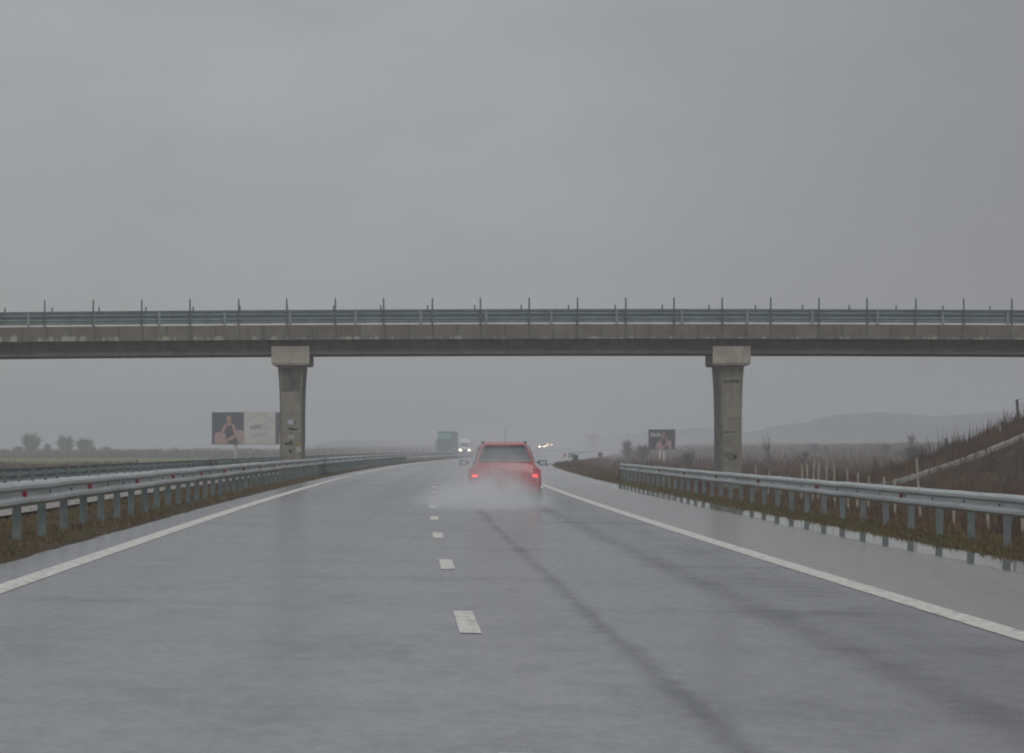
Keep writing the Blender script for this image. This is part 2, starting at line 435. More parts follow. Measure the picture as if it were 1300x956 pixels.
blades('grass', M['grass'], spots(5200, re0, lambda Y: right_edge(Y) + 2.2, 40, 230, 1.5) + spots(1800, lambda Y: right_edge(Y) + .0, lambda Y: right_edge(Y) + .6, 40, 620, 1.3),   .085, .03, 6, .16, label='short wet green and brown grass on the verge beside the wet shoulder', cat='grass')
blades('grass', M['straw'], spots(3600, lambda Y: right_edge(Y) + .9, lambda Y: right_edge(Y) + 4.5, 45, 330, 1.4, clump=.5), .15, .03, 7, .22, label='straw coloured grass behind the posts of the right guardrail', cat='grass')
blades('grass', M['grass'], spots(3800, -9.6, -4.72, 40, 260, 1.5) + spots(1500, -10.6, -4.7, 260, 700, 1.2), .065, .03, 6, .18, label='short damp grass in the median under the left guardrail', cat='grass')
blades('grass', M['straw'], spots(1700, -11.5, -4.8, 40, 420, 1.4, clump=.6), .11, .03, 6, .22, label='dead tawny grass tufts scattered through the median', cat='grass')
blades('scrub', M['weed'], spots(3500, 11.5, 18, 70, 330, 1.2, .4, 1.0, clump=.22) + spots(5500, 16, 46, 110, 330, 1.1, .6, 1.6, clump=.2), .42, .05, 8, .5, label='dark brown dead weeds over the field right of the road', cat='scrub')
blades('scrub', M['weed'], spots(1500, lambda Y: right_edge(Y) + .8, lambda Y: right_edge(Y) + 6, 330, 640, 1.0, .15, .35) + spots(5200, lambda Y: right_edge(Y) + 5.5 - 3.5 * ss(600, 850, Y), 150, 330, 1000, 1.1, .5, 1.4, clump=.06), .80, .14, 8, 1.3, label='distant brown scrub covering the rise beyond the guardrail end', cat='scrub')
blades('scrub', M['straw'], spots(1800, 13, 70, 140, 420, 1.1, .6, 1.2, clump=.1), .45, .06, 7, .6, label='pale straw tufts among the dark weeds of the right field', cat='scrub')
blades('scrub', M['weed'], spots(2600, -110, -22.5, 240, 500, .9, .5, 1.2, clump=.08), .55, .09, 7, .8, label='low dead weeds in front of the green field at left', cat='scrub')
blades('scrub', M['weed'], spots(4600, -260, -24, 820, 1400, 1.0, .25, 2.1, clump=.03), .9, .28, 8, 2.4, label='grey brown hedge and rough land behind the green field', cat='scrub')
# weeds on the embankment
es = []
while len(es) < 8500:
    X = random.uniform(14.5, 31); Y = random.uniform(170, 202)
    if 188.9 < Y < 190.7 and X > 15: continue
    es.append((X, Y, random.uniform(.5, 1.3) * (1.0 if Y > 191 and random.random() < .4 else (.75 if Y > 191 else .55))))
blades('scrub', M['weed'], es, .62, .035, 8, .35, lean=.25, label='brown weeds on the embankment slope beside the concrete chute', cat='scrub')
es = [(random.uniform(17, 34), random.uniform(191, 200), random.uniform(.6, 1.6)) for _ in range(2200)]
blades('scrub', M['straw'], es, .42, .03, 7, .25, lean=.22, label='tawny stalks standing above the chute on the embankment', cat='scrub')

es = [(random.uniform(18, 31), random.uniform(192, 199), random.uniform(1.4, 2.5)) for _ in range(150)]
blades('scrub', M['weed'], es, .62, .035, 5, .2, lean=.2, label='tall dead stalks sticking up along the ridge of the embankment', cat='scrub')

# concrete chute down the embankment
b = MB(); rings = []
b.uv = None
xs = [15.6 + i * .6 for i in range(0, 28)]
for X in xs:
    def ring(a, c, X=X):
        Y = 189.8 + a
        return (X, Y, max(GX(X, 189.8), -.6) + .06 + c)
    rings.append(ring)
b.sweep([(-.62, -.25), (-.62, .16), (-.50, .18), (-.42, .05), (.42, .05), (.50, .20), (.62, .20), (.62, -.25)], rings, closed=True)
tag(b.build('drainage_chute', M['channel']), 'pale concrete drainage chute running down the brown embankment', 'drain')

# ------------------------------------------------------------------ guardrails
WPROF = [(0, .0), (.045, .012), (.075, .045), (.075, .085), (.02, .13), (.02, .18), (.075, .225), (.075, .265), (.045, .298), (0, .31)]   # (towards traffic, up) from the bottom edge
def guardrail(off, side, y0, y1, label, zfun, spacing, phase, refl_every, refl_phase, post_to, group, end=None, refl_shown=True, top=.76, postw=.11, beam='galv'):
    # side=+1: traffic face looks towards +x
    root = empty('guardrail', (D(y0) + off(y0), y0, zfun(off(y0), y0)))
    tag(root, label, 'guardrail', group)
    ys = stations(y0, y1, 2.0); rings = []
    inv = Vector(root.location)
    for Y in ys:
        dz = 0; doff = 0
        if end and Y > y1 - end:
            t = (Y - (y1 - end)) / end; dz = -.62 * ss(0, 1, t)
            doff = .25 * t
        def ring(a, c, Y=Y, dz=dz, doff=doff):
            o = off(Y) + side * a + doff
            return Vector((D(Y) + o, Y, zfun(off(Y), Y) + top - .31 + c + dz + .014 * mnoise.noise(Vector((Y * .23, off(Y), 0))))) - inv
        rings.append(ring)
    b = MB(); b.sweep(WPROF, rings); b.build('rail_beam', M[beam], root, solid=.004)
    # lap joints: narrow proud plates every panel
    Y = phase; n = 0
    first = last = None
    while Y < min(y1 - (end or 0), post_to):
        if Y > y0:
            o = off(Y); c = Vector((D(Y) + o, Y, zfun(o, Y))) - inv
            pb = MB(); w = postw / 2
            x0, x1 = sorted((c.x - side * .07, c.x - side * (.07 + .06)))
            # C section post: web plus two flanges, and the spacer block
            pb.box((c.x - w - side * .075, c.y - .03, c.z - .4), (c.x + w - side * .075, c.y - .022, c.z + top - .03))
            pb.box((c.x - w - side * .075, c.y - .022, c.z - .4), (c.x - w + .008 - side * .075, c.y + .03, c.z + top - .03))
            pb.box((c.x + w - .008 - side * .075, c.y - .022, c.z - .4), (c.x + w - side * .075, c.y + .03, c.z + top - .03))
            pb.box((min(c.x, c.x - side * .02) - .005, c.y - .045, c.z + top - .26), (max(c.x, c.x + side * .015), c.y + .045, c.z + top - .06))
            pb.build('post', M['galvpost'], root)
            n += 1
        Y += spacing
    # bolts are one countable row, kept with the post rhythm
    Y = refl_phase
    while Y < min(y1 - (end or 0), post_to + 60) and refl_shown:
        o = off(Y); c = Vector((D(Y) + o + side * .022, Y, zfun(o, Y) + top - .155)) - inv
        rb = MB()
        s = side
        rb.add([(c.x, c.y - .012, c.z - .05), (c.x + s * .055, c.y - .012, c.z - .028), (c.x + s * .055, c.y - .012, c.z + .03), (c.x, c.y - .012, c.z + .05),
                (c.x, c.y + .012, c.z - .05), (c.x + s * .055, c.y + .012, c.z - .028), (c.x + s * .055, c.y + .012, c.z + .03), (c.x, c.y + .012, c.z + .05)],
               [(0, 1, 2, 3), (7, 6, 5, 4), (0, 4, 5, 1), (1, 5, 6, 2), (2, 6, 7, 3), (3, 7, 4, 0)])
        rb.build('reflector', M['refl'], root)
        Y += spacing * refl_every
    Y = phase + spacing * .45
    while Y < 165 and refl_shown:                # overlapping panel ends
        if Y > y0:
            j = MB(); rg = []
            for yy in (Y - .12, Y + .12):
                def ring(a, c, Yq=yy):
                    o_ = off(Yq) + side * (a + .0045)
                    return Vector((D(Yq) + o_, Yq, zfun(off(Yq), Yq) + top - .31 + c * 1.02 + .014 * mnoise.noise(Vector((Yq * .23, off(Yq), 0))))) - inv
                rg.append(ring)
            j.sweep(WPROF, rg); j.build('splice_plate', M['galv'], root, solid=.003)
        Y += spacing * 2
    Y = phase
    while Y < min(150, y1) and refl_shown:       # bolt heads in the valley of the beam
        if Y > y0:
            o = off(Y) + side * .032; c = Vector((D(Y) + o, Y, zfun(o, Y) + top - .155)) - inv
            bb = MB(); bb.tube(c, c + Vector((side * .02, 0, 0)), .024, .018, 6); bb.build('bolt', M['dark'], root)
        Y += spacing
    return root
GRP = 'steel guardrails along the motorway'
verge_l = lambda o, Y: .085 + zr(Y)
verge_r = lambda o, Y: -.145 + zr(Y)
med_z = lambda o, Y: .08 + zr(Y)
def invY(off, xpx):
    lo, hi = 20.0, 450.0
    f = lambda Y: CX + F * (D(Y) + off) / Y - xpx
    for _ in range(60):
        m_ = (lo + hi) / 2
        if (f(lo) > 0) == (f(m_) > 0): lo = m_
        else: hi = m_
    return lo
ROFF, LOFF = 8.1, -5.35
pr = invY(ROFF, 1151); rr = invY(ROFF, 1147)
pl = invY(LOFF, 154); rl = invY(LOFF, 171)
print('rail phases', pr, rr, pl, rl)
guardrail(lambda Y: ROFF, -1, 30, 203, 'galvanised steel guardrail with red reflectors along the right shoulder, its far end bent down', verge_r, 4.1, pr - 4.1 * 7, 4, rr - 4.1 * 4 * 2 + 0, 200, GRP, end=4)
guardrail(lambda Y: LOFF, 1, 18, 900, 'long galvanised guardrail with red reflectors on the left edge of the wet carriageway', verge_l, 3.75, pl - 3.75 * 14, 3, rl - 3.75 * 9, 380, GRP)
guardrail(lambda Y: -10.6, -1, 40, 900, 'second guardrail across the grassy median, seen from behind over the nearer one', med_z, 3.75, 52, 3, 60, 330, GRP, refl_shown=False, top=.68, beam='teal', postw=.07)
guardrail(lambda Y: 7.6, -1, 640, 1500, 'faint far guardrail following the bend between motorway and slip road', lambda o, Y: road_z(o, Y), 4, 641, 3, 900, 700, GRP, refl_shown=False)

# ------------------------------------------------------------------ overpass
BY = 195.0
A = .0125
br = empty('overpass', (0, BY, 0), A)
tag(br, 'grey concrete road overpass on two wall piers crossing the whole motorway', 'bridge')
def arch(X): return -1.8e-4 * (X - 7) ** 2
XL, XRr = -50.0, 30.0
bx = [XL + i * 2.0 for i in range(int((XRr - XL) / 2) + 1)]
def along(prof, name, m, closed=True, bevel=0, x0=None, x1=None):
    b = MB(); rings = []
    xs_ = [x for x in bx if (x0 is None or x > x0) and (x1 is None or x < x1)]
    if x0 is not None: xs_ = [x0] + xs_
    if x1 is not None: xs_ = xs_ + [x1]
    for X in xs_: rings.append(lambda a, c, X=X: (X, a, c + arch(X)))
    b.sweep(prof, rings, closed=closed); return b.build(name, m, br)
along([(.0, 6.15), (.0, 6.78), (.22, 6.80), (.22, 6.33), (.12, 6.15)], 'edge_beam', M['fascia'])
along([(6.35, 6.15), (6.35, 6.78), (6.13, 6.80), (6.13, 6.33), (6.23, 6.15)], 'edge_beam', M['fascia'])
along([(.222, 6.35), (.222, 6.62), (6.128, 6.62), (6.128, 6.35)], 'deck_slab', M['girder'])
along([(.13, 6.802), (.13, 6.885), (.34, 6.885), (.34, 6.802)], 'kerb', M['kerbw'])
sup = [-49.0, -29.45, -9.84, 9.77, 29.4]
for gy in (.80, 2.35, 3.9, 5.45):
    for s0, s1 in zip(sup, sup[1:]):
        pf = [(-.34, 5.50), (.34, 5.50), (.34, 5.60), (.09, 5.84), (.09, 6.20), (.28, 6.27), (.28, 6.348), (-.28, 6.348), (-.28, 6.27), (-.09, 6.20), (-.09, 5.84), (-.34, 5.60)]
        along([(gy + a, c) for a, c in pf], 'girder', M['girder'], x0=max(s0 + .06, XL), x1=s1 - .06)
def pier(X, full=True):
    pb = MB(); z0 = -1.2
    y0_, y1_ = .55, 5.75
    lv = [(z0, .465), (1.5, .468), (2.8, .475), (3.7, .495), (4.4, .53), (4.98, .575)]
    ch = .09
    for i, (z, hw) in enumerate(lv):
        for (x, y) in ((-hw + ch, y0_), (hw - ch, y0_), (hw, y0_ + ch), (hw, y1_ - ch), (hw - ch, y1_), (-hw + ch, y1_), (-hw, y1_ - ch), (-hw, y0_ + ch)):
            pb.v.append((X + x, y, z))
    for i in range(len(lv) - 1):
        for j in range(8):
            a = i * 8 + j; b_ = i * 8 + (j + 1) % 8
            pb.f.append((a, b_, b_ + 8, a + 8))
    pb.f.append(tuple(range(40, 48)))
    po = pb.build('pier', M['pier'], br)
    cb = MB(); w = .84
    cb.add([(X - w + .05, .2, 4.985), (X + w - .05, .2, 4.985), (X + w - .05, 6.15, 4.985), (X - w + .05, 6.15, 4.985),
            (X - w, .2, 5.08), (X + w, .2, 5.08), (X + w, 6.15, 5.08), (X - w, 6.15, 5.08),
            (X - w, .2, 5.44), (X + w, .2, 5.44), (X + w, 6.15, 5.44), (X - w, 6.15, 5.44)],
           [(3, 2, 1, 0), (0, 1, 5, 4), (1, 2, 6, 5), (2, 3, 7, 6), (3, 0, 4, 7), (4, 5, 9, 8), (5, 6, 10, 9), (6, 7, 11, 10), (7, 4, 8, 11), (8, 9, 10, 11)])
    co = cb.build('pier_cap', M['cap'], br)
    for yy in (.17, 5.78):
        c2 = MB(); c2.box((X - w - .003, yy, 5.05), (X + w + .003, yy + .40, 5.82)); c2.build('end_block', M['cap'], co, bevel=.02)
    return po, co
piers = [pier(x) for x in sup[1:4]]
# abutments
for X in (sup[0], sup[-1]):
    ab = MB(); s = 1 if X > 0 else -1
    xa, xb = sorted((X - s * .5, X + s * 1.6)); ab.box((xa, .3, 2.5), (xb, 6.05, 5.46)); ab.box((X + s * .45 - .15, .31, 5.462), (X + s * .45 + .15, 6.04, 6.34)); ab.build('abutment', M['pier'], br)
# approach road over the embankment
# posters, paint and stains on the piers (left pier = piers[1], right = piers[2])
def slab(cx_, z0, z1, w, name, m, parent, d=.006, y=.55):
    b = MB(); b.box((cx_ - w / 2, y - d, z0), (cx_ + w / 2, y - .001, z1)); return b.build(name, m, parent)
def px(x): return (x - CX) * BY / F
def pz(y): return CH - (y - HY) * BY / F
M['paper'] = mat('weathered_paper', (.50, .50, .48), .8, scale=9, c2=(.30, .30, .29))
M['paperb'] = mat('blue_printed_paper', (.42, .44, .58), .8, scale=14, c2=(.55, .55, .55))
M['yell'] = mat('faded_yellow_paint', (.34, .31, .10), .8, scale=6, c2=(.24, .22, .12))
M['blackpaint'] = mat('black_spray_paint', (.02, .02, .02), .7, scale=8, c2=(.07, .07, .06))
po = piers[1][0]
slab(px(368.5), pz(538.5), pz(533), .26, 'poster', M['paperb'], po)
slab(px(369), pz(557), pz(552), .30, 'poster', M['paper'], po)
slab(px(379), pz(574), pz(566.5), .24, 'poster', M['paper'], po)
slab(px(378.5), pz(565.5), pz(561.5), .28, 'poster', M['yell'], po)
b = MB()
def scrib(b, pts, r, y=.545):
    for (a, c), (a2, c2) in zip(pts, pts[1:]):
        p = Vector((px(a), y, pz(c))); q = Vector((px(a2), y, pz(c2))); d = (q - p).normalized(); n = Vector((-d.z, 0, d.x)) * r
        n0 = len(b.v); b.v += [tuple(p + n), tuple(p - n), tuple(q - n), tuple(q + n)]; b.f.append((n0, n0 + 1, n0 + 2, n0 + 3))
scrib(b, [(366, 543), (369, 545), (371, 543.5), (374, 546), (377, 544)], .045)
scrib(b, [(366, 545), (377, 545.5)], .03, .544)
scrib(b, [(361, 562), (364, 564), (367, 562), (370, 561), (370, 563)], .05)
scrib(b, [(361, 564), (370, 563.5)], .03, .543)
scrib(b, [(367, 571), (369, 575), (368.5, 572)], .06)
scrib(b, [(374, 536), (375.5, 537)], .05)
b.build('graffiti', M['blackpaint'], po, solid=.003)
po = piers[2][0]; b = MB()
scrib(b, [(920, 576), (931, 576.5), (935, 578)], .02)
scrib(b, [(931, 580), (935, 577), (936, 581), (932, 582)], .055, .544)
scrib(b, [(926, 583.5), (936, 583)], .022)
scrib(b, [(927, 576), (924, 579), (929, 582)], .018, .543)
b.build('graffiti', M['blackpaint'], po, solid=.003)
# run-off stain with ragged edge on left pier head and joint lines on the right pier
def ragged(X0, X1, z0, z1, name, parent, m):
    b = MB(); n = 14; top = []; bot = []
    for i in range(n + 1):
        x = X0 + (X1 - X0) * i / n
        bot.append((x, .547, z0 + .10 * mnoise.noise(Vector((i * .6, z0, 0))))); top.append((x, .547, z1 + .03 * mnoise.noise(Vector((i * .9, z1, 4)))))
    b.v = bot + top
    for i in range(n): b.f.append((i, i + 1, n + 2 + i, n + 1 + i))
    return b.build(name, m, parent, solid=.003)
ragged(px(357.5), px(381), pz(497), pz(467), 'stain', piers[1][0], M['stainm'])
ragged(px(918), px(941), pz(486), pz(482), 'stain', piers[2][0], M['stainm'])
ragged(px(913.5), px(941.5), pz(549.2), pz(547.6), 'stain', piers[2][0], M['stainm'])
ragged(px(914), px(941), pz(531.5), pz(530.8), 'stain', piers[2][0], M['stainm'])
# railings
def rail_side(y, s, tall_top, phase):
    along([(y - .03, 7.42), (y + .03, 7.42), (y + .03, 7.475), (y - .03, 7.475)], 'handrail', M['tealdark'])
    wp = [(y + s * .02, 7.23), (y - s * .05, 7.25), (y - s * .05, 7.33), (y + s * .0, 7.36), (y - s * .05, 7.40), (y + s * .02, 7.415)]
    o = along(wp, 'crash_beam', M['teal'], closed=False)
    wp = [(y + s * .02, 6.91), (y - s * .05, 6.93), (y - s * .05, 7.0), (y + s * .01, 7.03), (y - s * .05, 7.06), (y + s * .02, 7.12)]
    along(wp, 'crash_beam', M['teal'], closed=False)
    along([(y - .015, 7.16), (y + .015, 7.16), (y + .015, 7.19), (y - .015, 7.19)], 'middle_rail', M['teal'])
    X = phase
    while X < XRr:
        if X > XL:
            b = MB(); a = arch(X); ln = random.uniform(-.03, .03)
            b.tube((X, y - s * .11, 6.802 + a), (X + ln * .5, y - s * .11, tall_top + a), .04, .035, 6); b.build('railing_post', M['tealdark'], br)
        X += 2.148
    X = phase + 1.1
    while X < XRr:
        if X > XL:
            b = MB(); a = arch(X); b.box((X - .05, y - .025 - s * .09, 6.802 + a), (X + .05, y + .025 - s * .09, 7.40 + a)); b.build('crash_post', M['postlight'], br)
        X += 2.9
rail_side(.19, 1, 7.98, px(57) - 2.148 * 13)
rail_side(6.16, -1, 7.86, px(71) * 201.3 / BY - 2.148 * 13 - .08)

# ------------------------------------------------------------------ fences
fa = empty('fence', (D(120) + 12.5, 120, -.65))
tag(fa, 'row of pale leaning concrete stakes behind the right guardrail', 'fence')
inv = Vector(fa.location); tops = []
stk = [(1017, 589), (1026, 589), (1031.5, 581), (1038, 585.5), (1048, 583), (1060, 589), (1077, 596), (1087.7, 600), (1101.7, 604), (1121, 605), (1136.5, 610), (1168.5, 582), (1196, 622), (1211, 630), (1232, 633), (1255, 637), (1280, 640), (1299, 642), (1332, 640), (1370, 640), (960, 590), (975, 598), (990, 602), (1003, 604)]
for (x, yt) in sorted(stk):
    Y = invY(12.5, x); X = D(Y) + 12.5; z = gzX(X, Y)
    zt = CH - (yt - HY) * Y / F
    zt = min(max(zt, z + .75), z + 1.75)
    b = MB(); ln = random.uniform(-.06, .06)
    if x == 1168.5: ln = -.1
    r = .045 if x > 1010 else .035
    p0 = Vector((X - ln * .3, Y, z - .3)) - inv; p1 = Vector((X + ln, Y, zt)) - inv
    b.tube(p0, p1, r, r * .85, 4); b.build('fence_post', M['stake'], fa)
    tops.append(p1)
b = MB()
for k_ in (.12, .45):
    for p, q in zip(tops, tops[1:]): b.tube(p - Vector((0, 0, k_)), q - Vector((0, 0, k_)), .0025, n=3, cap=False)
b.build('wire', M['wire'], fa)
fb = empty('fence', (19, 196, GX(19, 196)))
tag(fb, 'old wooden wire fence climbing the embankment beside the chute', 'fence')
inv = Vector(fb.location); tops = []
for (x, yt, m_, r, ln) in ((1110, 585, 'wood', .05, .02), (1204, 556, 'wood', .06, -.12), (1249, 549, 'wood', .045, .03), (1271, 535, 'stake', .06, -.08), (1292.5, 507, 'wood', .065, -.05), (1340, 488, 'wood', .06, .02), (1400, 460, 'stake', .06, 0)):
    Y = 195.6; X = (x - CX) * Y / F; z = gzX(X, Y); zt = CH - (yt - HY) * Y / F
    b = MB(); p0 = Vector((X - ln, Y, z - .3)) - inv; p1 = Vector((X + ln, Y, zt)) - inv
    b.tube(p0, p1, r, r * .9, 6)
    b.build('fence_post', M[m_], fb); tops.append(p1)
b = MB()
for k_ in (.05, .35, .65):
    for p, q in zip(tops, tops[1:]): b.tube(p - Vector((0, 0, k_)), q - Vector((0, 0, k_)), .006, n=3, cap=False)
b.build('wire', M['wire'], fb)

# ------------------------------------------------------------------ billboards
M['bbdark'] = mat('poster_dark_ground', (.030, .036, .045), .6, var=.25, scale=.6)
M['bbskin'] = mat('poster_skin', (.46, .27, .22), .6, var=.1, scale=2)
M['bbpink'] = mat('poster_pink_sofa', (.44, .29, .30), .6, var=.2, scale=1.5)
M['bbblack'] = mat('poster_black_dress', (.014, .018, .020), .6, var=.2)
M['bbhair'] = mat('poster_hair', (.10, .055, .04), .6)
M['bbwhite'] = mat('poster_pale_ground', (.60, .60, .56), .6, var=.06, scale=.5)
M['bbgrey'] = mat('poster_grey_type', (.27, .28, .27), .6)
M['bbtext'] = mat('poster_white_type', (.72, .74, .76), .6)
M['frame'] = mat('billboard_edge', (.30, .20, .20), .6)
def poly(pts, W, H, x0, z0, y, name, m, parent, t=.012):
    b = MB(); n = len(pts)
    v = [(x0 + p[0] * W, y, z0 + p[1] * H) for p in pts]
    b.v = v + [(a, y + t, c) for a, _, c in v]
    b.f = [tuple(range(n)), tuple(reversed(range(n, 2 * n)))] + [(i, n + i, n + (i + 1) % n, (i + 1) % n) for i in range(n)]
    return b.build(name, m, parent)
def circ(cx_, cy_, r, ry=None, n=14): return [(cx_ + r * math.cos(i * math.tau / n), cy_ + (ry or r) * math.sin(i * math.tau / n)) for i in range(n)]
def portrait(x0, z0, W, H, root, y=-.06, sx=0.0, sc_=1.0):
    # seated figure on a sofa, as flat print on the panel; coordinates 0..1 within a W x H field
    q = lambda pts: [(sx + a * sc_, c) for a, c in pts]
    art = []
    pic = poly([(0, 0), (1, 0), (1, 1), (0, 1)], W, H, x0, z0, y, 'poster', M['bbdark'], root)
    def add(pts, n, m, d): 
        poly([(min(1, max(0, a)), c) for a, c in q(pts)], W, H, x0, z0, y - d, n, m, pic)
    add([(.78, .02), (1, .02), (1, .42), (.93, .44), (.78, .45)], 'sofa_print', M['bbpink'], .014)
    add([(.06, .01), (.5, .01), (.5, .28), (.30, .37), (.18, .38), (.09, .32)], 'sofa_print', M['bbpink'], .014)
    add([(.40, .01), (.82, .01), (.80, .20), (.72, .35), (.70, .60), (.62, .66), (.48, .65), (.42, .55), (.45, .40), (.42, .2)], 'dress_print', M['bbblack'], .03)
    add([(.46, .62), (.52, .70), (.56, .70), (.62, .64), (.56, .57)], 'skin_print', M['bbskin'], .045)
    add([(.47, .64), (.40, .62), (.32, .48), (.22, .30), (.30, .26), (.38, .40), (.45, .55)], 'arm_print', M['bbskin'], .045)
    add([(.62, .66), (.70, .62), (.76, .45), (.84, .30), (.78, .22), (.50, .09), (.44, .16), (.72, .30), (.66, .45)], 'arm_print', M['bbskin'], .045)
    add([(.12, .01), (.50, .01), (.52, .15), (.38, .20), (.22, .20), (.14, .12)], 'leg_print', M['bbskin'], .045)
    add(circ(.53, .80, .11, .13), 'hair_print', M['bbhair'], .045)
    add(circ(.53, .79, .075, .105), 'face_print', M['bbskin'], .06)
    add([(.495, .72), (.565, .72), (.575, .62), (.49, .62)], 'neck_print', M['bbskin'], .06)
    return pic
# big billboard left
Yb = 500.0; s = Yb / F
x0, x1 = (269 - CX) * s, (387.5 - CX) * s; zb, zt = CH - (564 - HY) * s, CH - (523.5 - HY) * s
bb = empty('billboard', ((299 - CX) * s, Yb, GX((299 - CX) * s, Yb))); inv = Vector(bb.location)
tag(bb, 'wide billboard partly behind the left pier, dark portrait panel beside pale text panel', 'billboard')
LX0 = x0 - inv.x; LZ = zb - inv.z; H = zt - zb; W1 = (304 - 269) * s; W2 = (349.5 - 304) * s; W3 = x1 - x0 - W1 - W2
b = MB(); b.box((LX0, -.02, LZ - .03), (x1 - inv.x, .25, LZ + H + .03)); b.build('panel', M['frame'], bb)
W1 = (309 - 269) * s; W2 = (349 - 309.5) * s
portrait(LX0 + .03, LZ, W1, H, bb, y=-.05, sx=0, sc_=1.0)
wx = LX0 + .03 + W1 + .06
wp = poly([(0, 0), (1, 0), (1, 1), (0, 1)], W2, H, wx, LZ + .05, -.05, 'poster', M['bbwhite'], bb)
for (a0, a1, z0_, z1_) in ((.18, .55, .50, .56), (.30, .62, .56, .60), (.22, .80, .47, .50), (.25, .70, .30, .325), (.30, .78, .235, .255), (.35, .66, .07, .09)):
    for j in range(9):
        if random.random() < .2: continue
        u0 = a0 + (a1 - a0) * j / 9; poly([(u0, z0_ + random.uniform(-.006, .006)), (u0 + (a1 - a0) / 9 * .8, z0_), (u0 + (a1 - a0) / 9 * .8, z1_), (u0, z1_)], W2, H, wx, LZ + .05, -.065, 'type_print', M['bbgrey'], wp)
M['bbfaint'] = mat('poster_faint_tint', (.50, .50, .47), .6)
poly([(.05, .62), (.3, .82), (.5, .98), (.7, .82), (.97, .60), (.97, .66), (.72, .88), (.55, 1), (.45, 1), (.28, .88), (.05, .68)], W2, H, wx, LZ + .05, -.062, 'arch_print', M['bbfaint'], wp)
portrait(wx + W2 + .06, LZ, x1 - inv.x - (wx + W2 + .06) - .03, H, bb, y=-.05, sx=.05, sc_=.9)
b = MB(); b.tube((0, .35, -.5), (0, .35, LZ + H * .8), .19, .17, 10); b.build('pole', M['whitepole'], bb, smooth=True)
b = MB(); xx = (375 - 299) * s; b.tube((xx, .35, -.5), (xx, .35, LZ + H * .8), .19, .17, 10); b.build('pole', M['whitepole'], bb, smooth=True)
# small billboard right
Yb = 480.0; s = Yb / F
x0, x1 = (823.5 - CX) * s, (857 - CX) * s; zb, zt = CH - (570.5 - HY) * s, CH - (545.5 - HY) * s
bb = empty('billboard', ((840.5 - CX) * s, Yb, GX((840.5 - CX) * s, Yb))); inv = Vector(bb.location)
tag(bb, 'small dark billboard on two thin white poles beyond the right guardrail', 'billboard')
W, H = x1 - x0, zt - zb; LX0, LZ = x0 - inv.x, zb - inv.z
b = MB(); b.box((LX0 - .02, -.02, LZ - .03), (LX0 + W + .02, .15, LZ + H + .03)); b.build('panel', M['bbdark'], bb)
pic = portrait(LX0, LZ + .01, W, H - .02, bb, y=-.05, sx=.24, sc_=.62)
cu = bpy.data.curves.new('lettering', 'FONT'); cu.body = 'Bella'; cu.size = .62; cu.extrude = .01; cu.shear = .3; cu.offset = .01
to = bpy.data.objects.new('lettering', cu); to.location = (LX0 + .14, -.09, LZ + H * .66); to.rotation_euler = (R(90), 0, 0); link(to); bpy.context.view_layer.update()
me_ = bpy.data.meshes.new_from_object(to.evaluated_get(bpy.context.evaluated_depsgraph_get())); me_.materials.clear(); me_.materials.append(M['bbtext'])
lt = bpy.data.objects.new('lettering', me_); lt.location = to.location; lt.rotation_euler = to.rotation_euler; bpy.data.objects.remove(to); link(lt, pic); lt.name = 'lettering'
for xx in (838, 842.8):
    X = (xx - CX) * s - inv.x; b = MB(); b.tube((X, .1, -.6), (X, .1, LZ + .05), .085, .08, 8); b.build('pole', M['whitepole'], bb, smooth=True)

